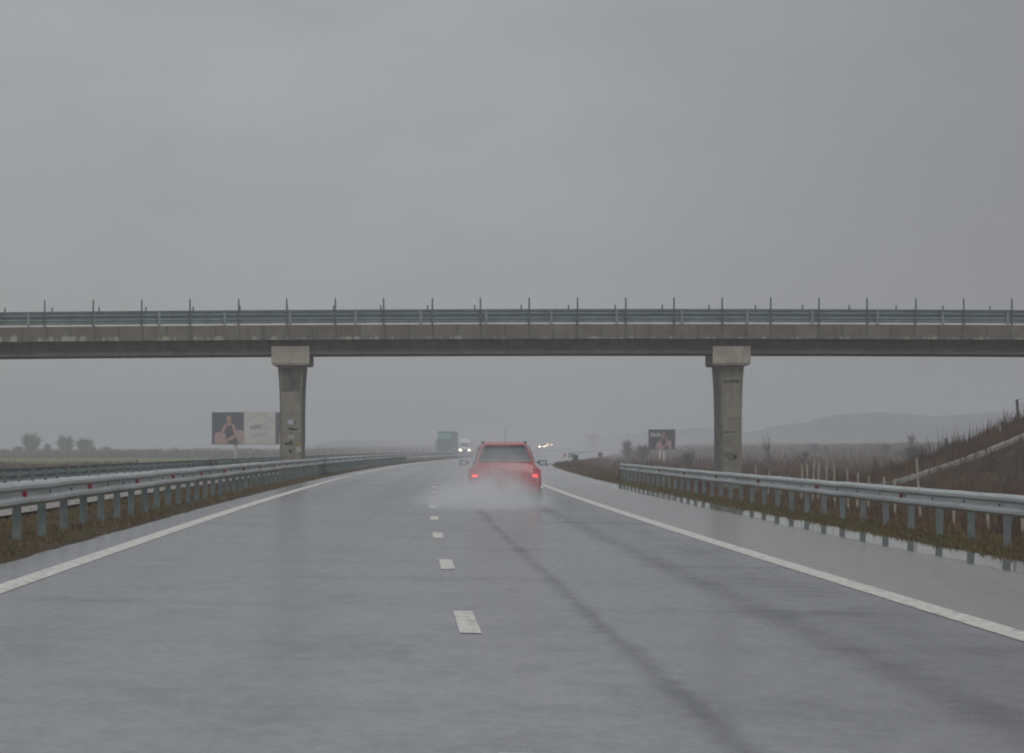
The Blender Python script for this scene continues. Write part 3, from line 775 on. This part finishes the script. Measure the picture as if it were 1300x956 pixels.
# ------------------------------------------------------------------ trees and bushes
def tree_mesh(h, w, dense, seed, twig=.05):
    rnd = random.Random(seed); tb = MB(); cb = MB()
    lean = Vector((rnd.uniform(-.08, .08), 0, 1)).normalized()
    tp = [Vector((0, 0, 0))]
    for i in range(5): tp.append(tp[-1] + (lean + Vector((rnd.uniform(-.12, .12), rnd.uniform(-.12, .12), 0))).normalized() * h * .15)
    for i in range(5): tb.tube(tp[i], tp[i + 1], h * .022 * (1 - i * .17), h * .022 * (1 - (i + 1) * .17), 6, cap=False)
    def ribbon(p, q, w0, w1):
        d = (q - p).normalized(); s_ = d.orthogonal().normalized(); s_.rotate(Matrix.Rotation(rnd.uniform(0, 6.28), 3, d)); n = len(cb.v)
        cb.v += [tuple(p - s_ * w0), tuple(p + s_ * w0), tuple(q + s_ * w1), tuple(q - s_ * w1)]; cb.f.append((n, n + 1, n + 2, n + 3))
    nl = max(14, dense // 55)
    for _ in range(nl):
        t = rnd.uniform(.06, .98); k_ = t * 4.99; i = int(k_); p = tp[i].lerp(tp[i + 1], k_ - i)
        ang = rnd.uniform(0, math.tau); up = rnd.uniform(.25, 1.3)
        reach = w * .5 * (rnd.uniform(.45, 1.1)) * (math.sin(math.pi * (.22 + .68 * t)) ** .7)
        d = Vector((math.cos(ang), math.sin(ang), up)).normalized(); L = min(reach / max(.3, math.hypot(d.x, d.y)), (h - p.z) / max(.2, d.z) * rnd.uniform(.5, 1.0))
        prev = p; m_ = 5
        for a in range(m_):
            d = (d + Vector((rnd.uniform(-.25, .25), rnd.uniform(-.25, .25), rnd.uniform(-.02, .22)))).normalized()
            q = prev + d * L / m_; ribbon(prev, q, twig * .9 * (1 - a / m_) + twig * .25, twig * .9 * (1 - (a + 1) / m_) + twig * .22)
            for _2 in range(max(2, dense // (nl * 5 * 3))):
                e = (d + Vector((rnd.gauss(0, .6), rnd.gauss(0, .6), rnd.gauss(.15, .5)))).normalized(); l2 = L * rnd.uniform(.10, .32)
                o0 = prev.lerp(q, rnd.random()); o1 = o0 + e * l2
                if o1.z < 0 or (math.hypot(o1.x, o1.y) / (w * .56)) ** 2 + ((o1.z - h * .48) / (h * .52)) ** 2 > rnd.uniform(.5, 1.2) * (1 + 1.1 * mnoise.noise(Vector((o1.x * 3.1 / w, o1.y * 3.1 / w, o1.z * 3.1 / h + seed)))): continue
                ribbon(o0, o1, twig * .35, twig * .15)
                for _3 in range(2):
                    e2 = (e + Vector((rnd.gauss(0, .5), rnd.gauss(0, .5), rnd.gauss(.1, .4)))).normalized(); o2 = o0.lerp(o1, rnd.uniform(.3, 1)); ribbon(o2, o2 + e2 * l2 * .6, twig * .25, twig * .1)
            prev = q
    return tb, cb
def tree(xpx, ytop, wpx, Y, label, name='bare_tree', cat='tree', group=None, dense=1400, seed=1, twig=.06):
    X = (xpx - CX) * Y / F; z = GX(X, Y); zt = CH - (ytop - HY) * Y / F; h = zt - z; w = wpx * Y / F
    r = empty(name, (X, Y, z - .05)); tag(r, label, cat, group)
    tb, cb = tree_mesh(h, w, dense, seed, twig)
    tb.build('trunk', M['bark'], r); cb.build('crown', M['twig'], r)
T1 = 'hazy trees on the left horizon'
tree(40, 548.5, 32, 1050, 'tallest tree of the hazy left group, loose crown with a stray low branch', group=T1, seed=3, dense=6500, twig=.15)
tree(61, 561, 14, 1060, 'small round tree in the gap of the hazy left group', group=T1, seed=4, dense=3000, twig=.13)
tree(82, 553.5, 30, 1060, 'dense peaked tree in the middle of the hazy left group', group=T1, seed=5, dense=9000, twig=.17)
tree(107, 556.5, 30, 1060, 'broad domed tree at the right of the hazy left group', group=T1, seed=6, dense=8000, twig=.17)
tree(119, 564, 8, 1060, 'narrow low tree touching the right side of the domed tree', group=T1, seed=8, dense=3000, twig=.13)
tree(24, 566, 22, 1070, 'low thin bush at the left foot of the tallest hazy tree', 'bush', 'bush', T1, seed=33, dense=2600, twig=.13)
tree(135, 567, 26, 1080, 'low spreading bush to the right of the hazy tree group', 'bush', 'bush', T1, seed=34, dense=2600, twig=.13)
tree(6, 570, 20, 900, 'low bush at the left edge of the photo before the hedge', 'bush', 'bush', T1, seed=9, dense=1400, twig=.1)
tree(222, 567, 14, 1200, 'faint low bush on the skyline left of the big billboard', 'bush', 'bush', T1, seed=10, dense=900, twig=.12)
tree(255, 571, 16, 900, 'reddish low bush at the foot of the big billboard', 'bush', 'bush', None, seed=11, dense=900, twig=.08)
T2 = 'bare trees beyond the right guardrail'
tree(977, 544, 30, 420, 'bare thin branched tree just right of the right pier', group=T2, seed=12, dense=900, twig=.035)
tree(1158, 545, 24, 600, 'slender bare tree above a dark thicket near the embankment', group=T2, seed=13, dense=1800, twig=.06)
tree(1125, 560, 18, 620, 'low rounded bare tree left of the slender bare tree', group=T2, seed=14, dense=2400, twig=.06)
tree(1034, 561, 14, 700, 'small bare tree on the skyline above the pale stakes', group=T2, seed=15, dense=1500, twig=.07)
tree(1050, 563, 12, 700, 'smaller bare tree beside it on the skyline above the stakes', group=T2, seed=16, dense=1500, twig=.07)
B2 = 'dark bushes on the right'
tree(1160, 566, 52, 420, 'dark low thicket below the slender bare tree', 'bush', 'bush', B2, seed=17, dense=5200, twig=.06)
tree(797, 556, 22, 620, 'brown bush on the rise left of the small billboard', 'bush', 'bush', B2, seed=18, dense=5000, twig=.06)
tree(815, 562, 28, 560, 'low brown bush touching the left side of the small billboard', 'bush', 'bush', B2, seed=19, dense=5000, twig=.06)
tree(1220, 560, 30, 260, 'leafless bush behind the wooden fence on the embankment', 'bush', 'bush', B2, seed=20, dense=1800, twig=.03)
tree(1022, 570, 30, 450, 'brown bush behind the first of the pale stakes', 'bush', 'bush', B2, seed=21, dense=1500, twig=.05)
tree(872, 572, 40, 400, 'reddish brown thicket between small billboard and right pier', 'bush', 'bush', B2, seed=22, dense=2200, twig=.05)

# ------------------------------------------------------------------ small roadside things by the slip road
def marker(xp, yt, yb, wpx, Y, label, m1):
    X = (xp - CX) * Y / F; z = GX(X, Y); s = Y / F
    r = empty('marker_board', (X, Y, z)); tag(r, label, 'marker', 'markers on the verge before the slip road')
    zb_, zt_ = CH - (yb - HY) * s - z, CH - (yt - HY) * s - z; w = wpx * s
    b = MB(); b.box((-w / 2, -.02, max(.08, zb_)), (w / 2, .02, zt_)); b.build('board', m1, r, bevel=.008)
    b = MB(); b.tube((-w * .3, .05, -.3), (-w * .3, .05, zt_ * .9), .03, n=6); b.tube((w * .3, .05, -.3), (w * .3, .05, zt_ * .9), .03, n=6); b.build('legs', M['galvpost'], r)
M['board'] = mat('dark_grey_board', (.035, .042, .045), .6)
marker(730.5, 577.5, 585, 7, 455, 'dark square marker board at the tip of the brown verge', M['board'])
marker(762, 574.5, 580, 5.5, 560, 'farther smaller dark marker board along the verge', M['board'])
r = empty('delineator_post', ((717 - CX) * 540 / F, 540, road_z(8, 540))); tag(r, 'small red and pale marker post in front of the spray, past the verge tip', 'marker post')
b = MB(); b.box((-.14, -.04, 0), (.14, .04, .35)); b.build('base', M['whitepole'], r)
b = MB(); b.box((-.11, -.04, .352), (.11, .04, .78)); b.build('reflective_head', M['refl'], r)
r = empty('delineator_post', ((723 - CX) * 470 / F, 470, GX((723 - CX) * 470 / F, 470))); tag(r, 'thin white marker post left of the dark square board', 'marker post')
b = MB(); b.box((-.05, -.03, -.1), (.05, .03, .72)); b.build('shaft', M['whitepole'], r); b = MB(); b.box((-.052, -.032, .5), (.052, .032, .6)); b.build('band', M['board'], r)

# ------------------------------------------------------------------ vehicles
def wheel(parent, x, y, r, w, n=20):
    b = MB(); b.tube((x - w / 2, y, r), (x + w / 2, y, r), r, n=n); t = b.build('wheel', M['black'], parent, bevel=.02)
    b = MB(); s = 1 if x > 0 else -1; b.tube((x + s * (w / 2 - .01), y, r), (x + s * (w / 2 + .012), y, r), r * .62, r * .55, n=n)
    for i in range(5):
        a = i * math.tau / 5; c, d = math.cos(a), math.sin(a)
        b.tube((x + s * (w / 2 + .016), y, r), (x + s * (w / 2 + .016), y + c * r * .55, r + d * r * .55), .03, n=4)
    b.build('rim', M['chrome'], t)
def hatchback(loc, rz, label, paint, lights='tail', detail=True, group=None):
    r = empty('car', loc, rz); tag(r, label, 'car', group)
    # y=0 rear bumper, +y forward; sections of the body shell (half outline mirrored)
    def sec(y, hw, zb, zbelt, wb, zroof, wr):
        sh = min(.80, zbelt - .02)
        half = [(0, zb), (hw * .82, zb), (hw * .96, zb + .10), (hw, .42), (hw, .62), (hw * .985, sh), (wb, zbelt), ((wb + wr) / 2 + .012, (zbelt + zroof) / 2), (wr, zroof - .055), (wr - .10, zroof - .012), (0, zroof)]
        full = half + [(-a, c) for a, c in reversed(half[1:-1])]
        return [(a, y, c) for a, c in full]
    S = [sec(.00, .72, .36, .58, .66, .64, .58), sec(.03, .79, .28, .66, .74, .74, .62), sec(.09, .835, .24, .84, .735, .95, .62), sec(.16, .85, .22, .91, .70, 1.00, .61),
         sec(.30, .85, .21, .92, .695, 1.17, .575), sec(.50, .85, .20, .93, .69, 1.37, .52), sec(.64, .85, .20, .935, .695, 1.43, .515), sec(1.1, .85, .19, .94, .71, 1.455, .53), sec(2.0, .85, .19, .94, .73, 1.46, .55),
         sec(2.6, .85, .19, .93, .74, 1.43, .55), sec(3.15, .85, .19, .92, .755, 1.10, .64), sec(3.4, .85, .19, .90, .76, .98, .68), sec(3.9, .83, .20, .80, .74, .88, .60), sec(4.15, .79, .24, .66, .70, .74, .55), sec(4.25, .70, .32, .55, .62, .62, .48)]
    b = MB(); n = len(S[0])
    for s_ in S: b.v += s_
    for i in range(len(S) - 1):
        for j in range(n):
            a = i * n + j; c = i * n + (j + 1) % n; b.f.append((a, c, c + n, a + n))
    b.f.append(tuple(range(n))[::-1]); b.f.append(tuple((len(S) - 1) * n + i for i in range(n)))
    b.build('body', paint, r, smooth=True)
    # rear window: slanted glass plate, proud of the shell
    def plate(pts, t, name, m, parent=r, bevel=0):
        nrm = (Vector(pts[1]) - Vector(pts[0])).cross(Vector(pts[2]) - Vector(pts[0])).normalized() * t
        b = MB(); k_ = len(pts); b.v = [tuple(Vector(p)) for p in pts] + [tuple(Vector(p) + nrm) for p in pts]
        b.f = [tuple(range(k_)), tuple(reversed(range(k_, 2 * k_)))] + [(i, k_ + i, k_ + (i + 1) % k_, (i + 1) % k_) for i in range(k_)]
        return b.build(name, m, parent, bevel=bevel)
    M_ = M
    plate([(-.60, .15, 1.0), (.60, .15, 1.0), (.60, .17, 1.03), (.50, .455, 1.345), (.48, .465, 1.36), (-.48, .465, 1.36), (-.50, .455, 1.345), (-.60, .17, 1.03)], .012, 'rear_window', M_['rearglass'])
    plate([(-.60, 3.16, 1.11), (.60, 3.16, 1.11), (.51, 2.66, 1.41), (-.51, 2.66, 1.41)][::-1], .012, 'windscreen', M_['rearglass'])
    for s_ in (-1, 1):
        pts = [(s_ * .725, .75, .97), (s_ * .745, 1.62, .97), (s_ * .60, 1.62, 1.37), (s_ * .585, .95, 1.37)]
        plate(pts if s_ < 0 else pts[::-1], .010, 'side_window', M_['rearglass'])
        pts = [(s_ * .748, 1.70, .97), (s_ * .765, 2.95, .97), (s_ * .61, 2.50, 1.37), (s_ * .602, 1.70, 1.37)]
        plate(pts if s_ < 0 else pts[::-1], .010, 'side_window', M_['rearglass'])
        for y in (.80, 3.45): wheel(r, s_ * .76, y, .30, .18)
        lm = M['tail_on'] if lights == 'tail' else M['tail_off']
        b = MB(); b.box((s_ * .725 - .065, .035, .60), (s_ * .725 + .065, .13, .85)); tl = b.build('tail_light', M['tail_off'], r, bevel=.02)
        if lights == 'tail':
            b = MB(); b.box((s_ * .70 - .055, .014, .64), (s_ * .70 + .055, .023, .695)); b.build('lamp', M['tail_on'], tl)
        b = MB(); b.box((s_ * .60 - .17, 4.12, .58), (s_ * .60 + .17, 4.235, .74)); b.build('headlight', M['head_far'] if lights == 'head' else M['white'], r, bevel=.02)
        # mirror
        b = MB(); b.tube((s_ * .80, 2.72, .97), (s_ * .90, 2.70, .98), .025, n=6); b.box((s_ * .945 - .09, 2.62, .90), (s_ * .945 + .09, 2.74, 1.03)); mi = b.build('wing_mirror', M['dark'], r, bevel=.012)
        b = MB(); b.box((s_ * .945 - .07, 2.611, .915), (s_ * .945 + .07, 2.617, 1.015)); b.build('mirror_glass', M['mirror'], mi)
        b = MB(); b.tube((s_ * .50, .85, 1.462), (s_ * .50, 2.4, 1.472), .014, n=6); b.tube((s_ * .50, .85, 1.41), (s_ * .50, .87, 1.462), .018, n=6); b.tube((s_ * .50, 2.4, 1.42), (s_ * .50, 2.38, 1.472), .018, n=6); b.build('roof_rail', M['dark'], r)
    b = MB(); b.box((-.78, -.04, .30), (.78, .10, .53)); b.build('rear_bumper', paint, r, bevel=.04)
    b = MB(); b.box((-.26, .040, .60), (.26, .052, .71)); pl_ = b.build('number_plate', M['plate'], r)
    b = MB(); b.box((-.258, .036, .602), (-.22, .0395, .708)); b.build('plate_band', M['plateblue'], pl_)
    b = MB(); b.add([(-.47, .44, 1.38), (.47, .44, 1.38), (.49, .68, 1.42), (-.49, .68, 1.42), (-.45, .38, 1.372), (.45, .38, 1.372), (-.44, .38, 1.395), (.44, .38, 1.395), (.46, .66, 1.458), (-.46, .66, 1.458)], [(4, 5, 7, 6), (6, 7, 8, 9), (4, 0, 1, 5), (0, 3, 2, 1), (5, 1, 2, 8, 7), (4, 6, 9, 3, 0), (3, 9, 8, 2)]); b.build('spoiler', paint, r)
    b = MB(); b.box((-.62, .09, .765), (.62, .115, .785)); b.build('boot_seam', M['dark'], r)
    b = MB(); b.tube((0.0, .72, 1.44), (0.02, .52, 1.80), .005, .003, n=5); b.build('antenna', M['dark'], r)
    b = MB(); b.tube((.02, .24, 1.04), (-.34, .215, 1.055), .012, n=5); b.box((-.03, .16, .985), (.05, .22, 1.04)); b.build('rear_wiper', M['dark'], r)
    return r
k = newmat('window_glass'); k.b.inputs['Roughness'].default_value = .08
nn = k.noise(k.n('ShaderNodeTexCoord').outputs['Object'], 2.2, 4); k.l(k.mix(k.mapr(nn, .35, .65, 0, 1), (.035, .045, .046), (.11, .125, .125)), k.b.inputs['Base Color']); M['rearglass'] = k.m
M['mirror'] = mat('mirror_glass', (.65, .78, .75), .05, metal=1.0, var=.02)
CARY = 102.0
carx = (641.0 - CX) * CARY / F
hatchback((carx, CARY, road_z(carx - D(CARY), CARY)), R(1.0), 'red hatchback with lit tail lamps driving away in its own spray', M['red'])
for (xp, Y, lab, pm) in ((688.3, 1050, 'oncoming far car showing two bright headlamps just right of the red car roof', 'darkcar'), (697.5, 1200, 'farthest oncoming car with a dim warm headlamp right of the bright pair', 'silver')):
    X = (xp - CX) * Y / F; o = X - D(Y)
    hatchback((X, Y + 4.2, zr(Y) + .1), R(180), lab, M[pm], lights='head', group='far oncoming cars')

def lorry(xp, Y, label, rz=0):
    X = (xp - CX) * Y / F; r = empty('lorry', (X, Y, .10 + zr(Y)), rz); tag(r, label, 'lorry')
    # front faces -y (towards camera)
    b = MB(); b.add([(-1.2, .12, .55), (1.2, .12, .55), (1.2, 0, 1.3), (-1.2, 0, 1.3), (1.18, .25, 2.75), (-1.18, .25, 2.75), (-1.2, 2.1, .55), (1.2, 2.1, .55), (1.18, 2.1, 2.95), (-1.18, 2.1, 2.95)],
                    [(0, 1, 2, 3), (3, 2, 4, 5), (5, 4, 8, 9), (6, 9, 8, 7), (0, 6, 7, 1), (1, 7, 8, 4, 2), (0, 3, 5, 9, 6)]); cab = b.build('cab', M['greendark'], r, bevel=.05)
    b = MB(); b.add([(-1.08, .06, 1.55), (1.08, .06, 1.55), (1.05, .22, 2.5), (-1.05, .22, 2.5)], [(0, 1, 2, 3)]); b.build('windscreen', M['rearglass'], cab, solid=.02)
    b = MB(); b.box((-1.25, 2.3, 1.1), (1.25, 13.5, 3.85)); b.build('trailer_box', M['greendark'], r, bevel=.04)
    b = MB(); b.box((-1.27, 2.27, 3.05), (1.27, 13.53, 4.0)); b.build('tarpaulin', M['green'], r, bevel=.05)
    b = MB(); b.add([(-1.1, .4, 2.8), (1.1, .4, 2.8), (1.15, 2.0, 3.75), (-1.15, 2.0, 3.75), (-1.15, 2.0, 2.85), (1.15, 2.0, 2.85)], [(0, 1, 2, 3), (0, 3, 4), (1, 5, 2), (0, 4, 5, 1), (3, 2, 5, 4)]); b.build('wind_deflector', M['green'], r)
    b = MB(); b.box((-1.2, -.05, .4), (1.2, .2, .85)); b.build('bumper', M['dark'], r, bevel=.04)
    b = MB(); b.box((-.8, -.02, .9), (.8, .04, 1.4))
    b.build('grille', M['dark'], r)
    for s_ in (-1, 1):
        b = MB(); b.box((s_ * .95 - .14, -.07, .6), (s_ * .95 + .14, -.045, .75)); b.build('headlight', M['white'], r)
        b = MB(); b.box((s_ * 1.42 - .1, .1, 1.7), (s_ * 1.42 + .1, .25, 2.35)); b.tube((s_ * 1.2, .2, 2.2), (s_ * 1.4, .17, 2.2), .03, n=5); b.build('wing_mirror', M['dark'], r)
        for y in (1.1, 4.2, 9.8, 11.0, 12.2): wheel(r, s_ * 1.08, y, .5, .28, 14)
lorry(563.5, 740, 'oncoming lorry with bright green top, left of the white van', R(-4))
def van(xp, Y, label, rz=0):
    X = (xp - CX) * Y / F; r = empty('van', (X, Y, .10 + zr(Y)), rz); tag(r, label, 'van')
    b = MB(); b.add([(-.95, .0, .45), (.95, .0, .45), (.95, .05, .95), (-.95, .05, .95), (-.88, .75, 1.35), (.88, .75, 1.35), (.78, 1.35, 2.1), (-.78, 1.35, 2.1), (.80, 1.9, 2.78), (-.80, 1.9, 2.78), (.82, 6.2, 2.8), (-.82, 6.2, 2.8), (-.98, 6.3, .45), (.98, 6.3, .45)],
                    [(0, 1, 2, 3), (3, 2, 5, 4), (4, 5, 6, 7), (7, 6, 8, 9), (9, 8, 10, 11), (12, 11, 10, 13), (0, 12, 13, 1), (1, 13, 10, 8, 6, 5, 2), (0, 3, 4, 7, 9, 11, 12)]); b.build('body', M['white'], r, bevel=.05)
    b = MB(); b.add([(-.84, .76, 1.37), (.84, .76, 1.37), (.74, 1.31, 2.07), (-.74, 1.31, 2.07)], [(0, 1, 2, 3)]); o = b.build('windscreen', M['rearglass'], r, solid=.03); o.location.y = -.03
    b = MB(); b.box((-.55, -.03, .62), (.55, .03, .92)); b.build('grille', M['dark'], r)
    b = MB(); b.box((-.97, -.08, .3), (.97, .1, .58)); b.build('bumper', M['dark'], r, bevel=.04)
    for s_ in (-1, 1):
        b = MB(); b.box((s_ * .80 - .15, -.06, .64), (s_ * .80 + .15, -.02, .90)); b.build('headlight', M['head_on'], r, bevel=.01)
        b = MB(); b.box((s_ * 1.12 - .1, .9, 1.35), (s_ * 1.12 + .1, 1.0, 1.75)); b.tube((s_ * .88, .97, 1.5), (s_ * 1.1, .95, 1.5), .03, n=5); b.build('wing_mirror', M['dark'], r)
        for y in (1.0, 5.0): wheel(r, s_ * .86, y, .36, .22, 14)
van(590, 790, 'oncoming white high-roofed van with lit headlamps beside the green lorry', R(-3))
def box_truck(xp, Y, label):
    X = (xp - CX) * Y / F; r = empty('lorry', (X, Y, road_z(X - D(Y), Y)), -.06); tag(r, label, 'lorry')
    b = MB(); b.box((-1.25, 0, 1.0), (1.25, 7, 3.5)); bo = b.build('cargo_box', M['tan'], r, bevel=.04)
    for s_ in (-1, 1):
        b = MB(); b.box((s_ * .61 - .58, -.03, 1.08), (s_ * .61 + .58, -.004, 3.4)); b.build('rear_door', M['tan'], r)
        b = MB(); b.box((s_ * 1.0 - .12, -.04, .78), (s_ * 1.0 + .12, .0, .92)); b.build('tail_light', M['tail_off'], r)
        for y in (1.3, 2.4): wheel(r, s_ * 1.02, y, .5, .3, 14)
        wheel(r, s_ * 1.0, 8.0, .5, .28, 14)
    b = MB(); b.box((-1.2, -.02, .55), (1.2, .1, .98)); b.build('underrun_bar', M['dark'], r)
    b = MB(); b.box((-1.15, 7.2, .6), (1.15, 9, 2.6)); b.build('cab', M['dark'], r, bevel=.1)
box_truck(750.5, 1110, 'faint tan box lorry climbing the bend far ahead')

# ------------------------------------------------------------------ spray (stuff)
def volume_box(name, a, b_, dens_nodes, color=(.95, .96, .97), label=None, cat=None):
    m = bpy.data.materials.new(name + '_volume'); m.use_nodes = True; t = m.node_tree; t.nodes.remove(t.nodes['Principled BSDF'])
    pv = t.nodes.new('ShaderNodeVolumePrincipled'); pv.inputs['Color'].default_value = (*color, 1); t.links.new(pv.outputs[0], t.nodes['Material Output'].inputs['Volume'])
    k = NT.__new__(NT); k.m = m; k.t = t; k.b = None
    dens_nodes(k, pv)
    b = MB(); c = [(a[i] + b_[i]) / 2 for i in range(3)]; h = [(b_[i] - a[i]) / 2 for i in range(3)]
    b.box([-x for x in h], h); o = b.build(name, m); o.location = c
    if kind_stuff: tag(o, label, cat, kind='stuff')
    return o
kind_stuff = True
def cloud(parts, noise_scale, amp, cut=.35):
    # parts: (cx,cy,cz, rx,ry,rz, strength) in object space
    def f(k, pv):
        tc = k.n('ShaderNodeTexCoord').outputs['Object']; tot = None
        for (cx_, cy_, cz_, rx, ry, rz_, s_) in parts:
            mp = k.n('ShaderNodeMapping'); mp.inputs['Location'].default_value = (-cx_ / rx, -cy_ / ry, -cz_ / rz_); mp.inputs['Scale'].default_value = (1 / rx, 1 / ry, 1 / rz_); k.l(tc, mp.inputs[0])
            ln = k.n('ShaderNodeVectorMath', operation='LENGTH'); k.l(mp.outputs[0], ln.inputs[0])
            d = k.math('MULTIPLY', k.mapr(ln.outputs['Value'], 0, 1, 1, 0), s_)
            tot = d if tot is None else k.math('ADD', tot, d)
        nz = k.noise(k.scale(tc, noise_scale), 1.0, 3, .55)
        k.l(k.math('MULTIPLY', tot, k.mapr(nz, .25, .7, 1 - amp, 1 + amp)), pv.inputs['Density'])
    return f
# local frame: centre of the box
cx0 = carx
sp = volume_box('spray', (cx0 - 3.6, CARY - 20.0, -.30), (cx0 + 3.0, CARY + 4.0, 2.1),
    cloud([(0.1, 6.2, -.55, 1.5, 8.0, 1.5, .17), (-.62, 4.4, -.86, 1.35, 13.0, .66, .27), (.25, 4.8, -.86, 1.5, 12.0, .60, .34), (-.1, 6.2, -.62, 1.2, 4.5, .70, .28)], (2.6, .45, 1.8), .75),
    label='pale cloud of tyre spray rising behind the red car', cat='spray')
mist = volume_box('mist', (-45, 330, -.5), (75, 1500, 9),
    cloud([(-18, 150, -3.2, 42, 620, 7.5, .0032), (0, 0, -3.5, 60, 585, 7.5, .0020)], (.03, .006, .05), .4),
    label='white road spray hanging over the far bend of the motorway', cat='mist')

# ------------------------------------------------------------------ haze
hb = MB(); hb.box((-1400, -40, -9.0), (1400, 3700, 34)); hz = hb.build('haze', M['white'])
hm = bpy.data.materials.new('haze_volume'); hm.use_nodes = True; t = hm.node_tree; t.nodes.remove(t.nodes['Principled BSDF'])
pv = t.nodes.new('ShaderNodeVolumePrincipled'); pv.inputs['Color'].default_value = (.93, .95, .98, 1); pv.inputs['Density'].default_value = .00076
t.links.new(pv.outputs[0], t.nodes['Material Output'].inputs['Volume']); hz.data.materials[0] = hm; tag(hz, kind='stuff'); tag(hz, 'thin grey rain haze over the whole landscape', 'haze')

# ------------------------------------------------------------------ world, sun, camera
wd = bpy.data.worlds.new('World'); sc.world = wd; wd.use_nodes = True; t = wd.node_tree
k = NT.__new__(NT); k.m = None; k.t = t; k.b = None
bg = t.nodes['Background']; bg.inputs['Strength'].default_value = .10
sky = k.n('ShaderNodeTexSky', sky_type='NISHITA'); sky.sun_disc = False
SE, SR = R(55), R(150)
sky.sun_elevation = SE; sky.sun_rotation = SR
tc = k.n('ShaderNodeTexCoord').outputs['Generated']
sx = k.n('ShaderNodeSeparateXYZ'); k.l(tc, sx.inputs[0]); z = sx.outputs[2]
lowc = k.mix(k.mapr(z, .0, .07, 0, 1), (3.18, 3.20, 3.28), (3.92, 3.98, 4.14))
g = k.mix(k.mapr(z, .12, .8, 0, 1), lowc, (6.2, 6.4, 6.7))
cl = k.noise(k.scale(tc, (9, 9, 26)), 1.0, 4, .5)
g = k.mix(k.mapr(cl, .3, .7, 0, .26), g, (2.3, 2.32, 2.5)); g = k.mix(k.mapr(k.noise(k.scale(tc, (22, 22, 60)), 1.0, 5, .55), .4, .7, 0, .07), g, (1.6, 1.6, 1.7))
side = k.mapr(sx.outputs[0], -.01, .125, 0, .62); g = k.mix(side, g, (1.9, 1.82, 1.95))
g = k.mix(.93, sky.outputs[0], g)
k.l(g, bg.inputs['Color'])
su = bpy.data.lights.new('sun', 'SUN'); su.energy = 1.0; su.angle = R(40); su.color = (1, .97, .93)
so = bpy.data.objects.new('sun', su); link(so)
dv = Vector((math.sin(SR) * math.cos(SE), math.cos(SR) * math.cos(SE), math.sin(SE)))
so.rotation_euler = dv.to_track_quat('Z', 'Y').to_euler(); so.location = (0, 0, 60)
cam = bpy.data.cameras.new('camera'); co = bpy.data.objects.new('camera', cam); link(co)
cam.sensor_width = 36; cam.sensor_fit = 'HORIZONTAL'; cam.lens = F / 1300 * 36; cam.clip_start = .5; cam.clip_end = 9000
co.location = (0, 0, CH); co.rotation_euler = (R(90) + math.atan((HY - 478) / F), 0, 0)
sc.camera = co
vs = sc.view_settings; vs.view_transform = 'Standard'; vs.look = 'None'; vs.gamma = 1; vs.exposure = 0; vs.use_curve_mapping = False
cy = sc.cycles; cy.use_denoising = True; cy.max_bounces = 8; cy.volume_bounces = 3; cy.transparent_max_bounces = 12
cy.filter_width = 2.0; cy.sample_clamp_indirect = 6
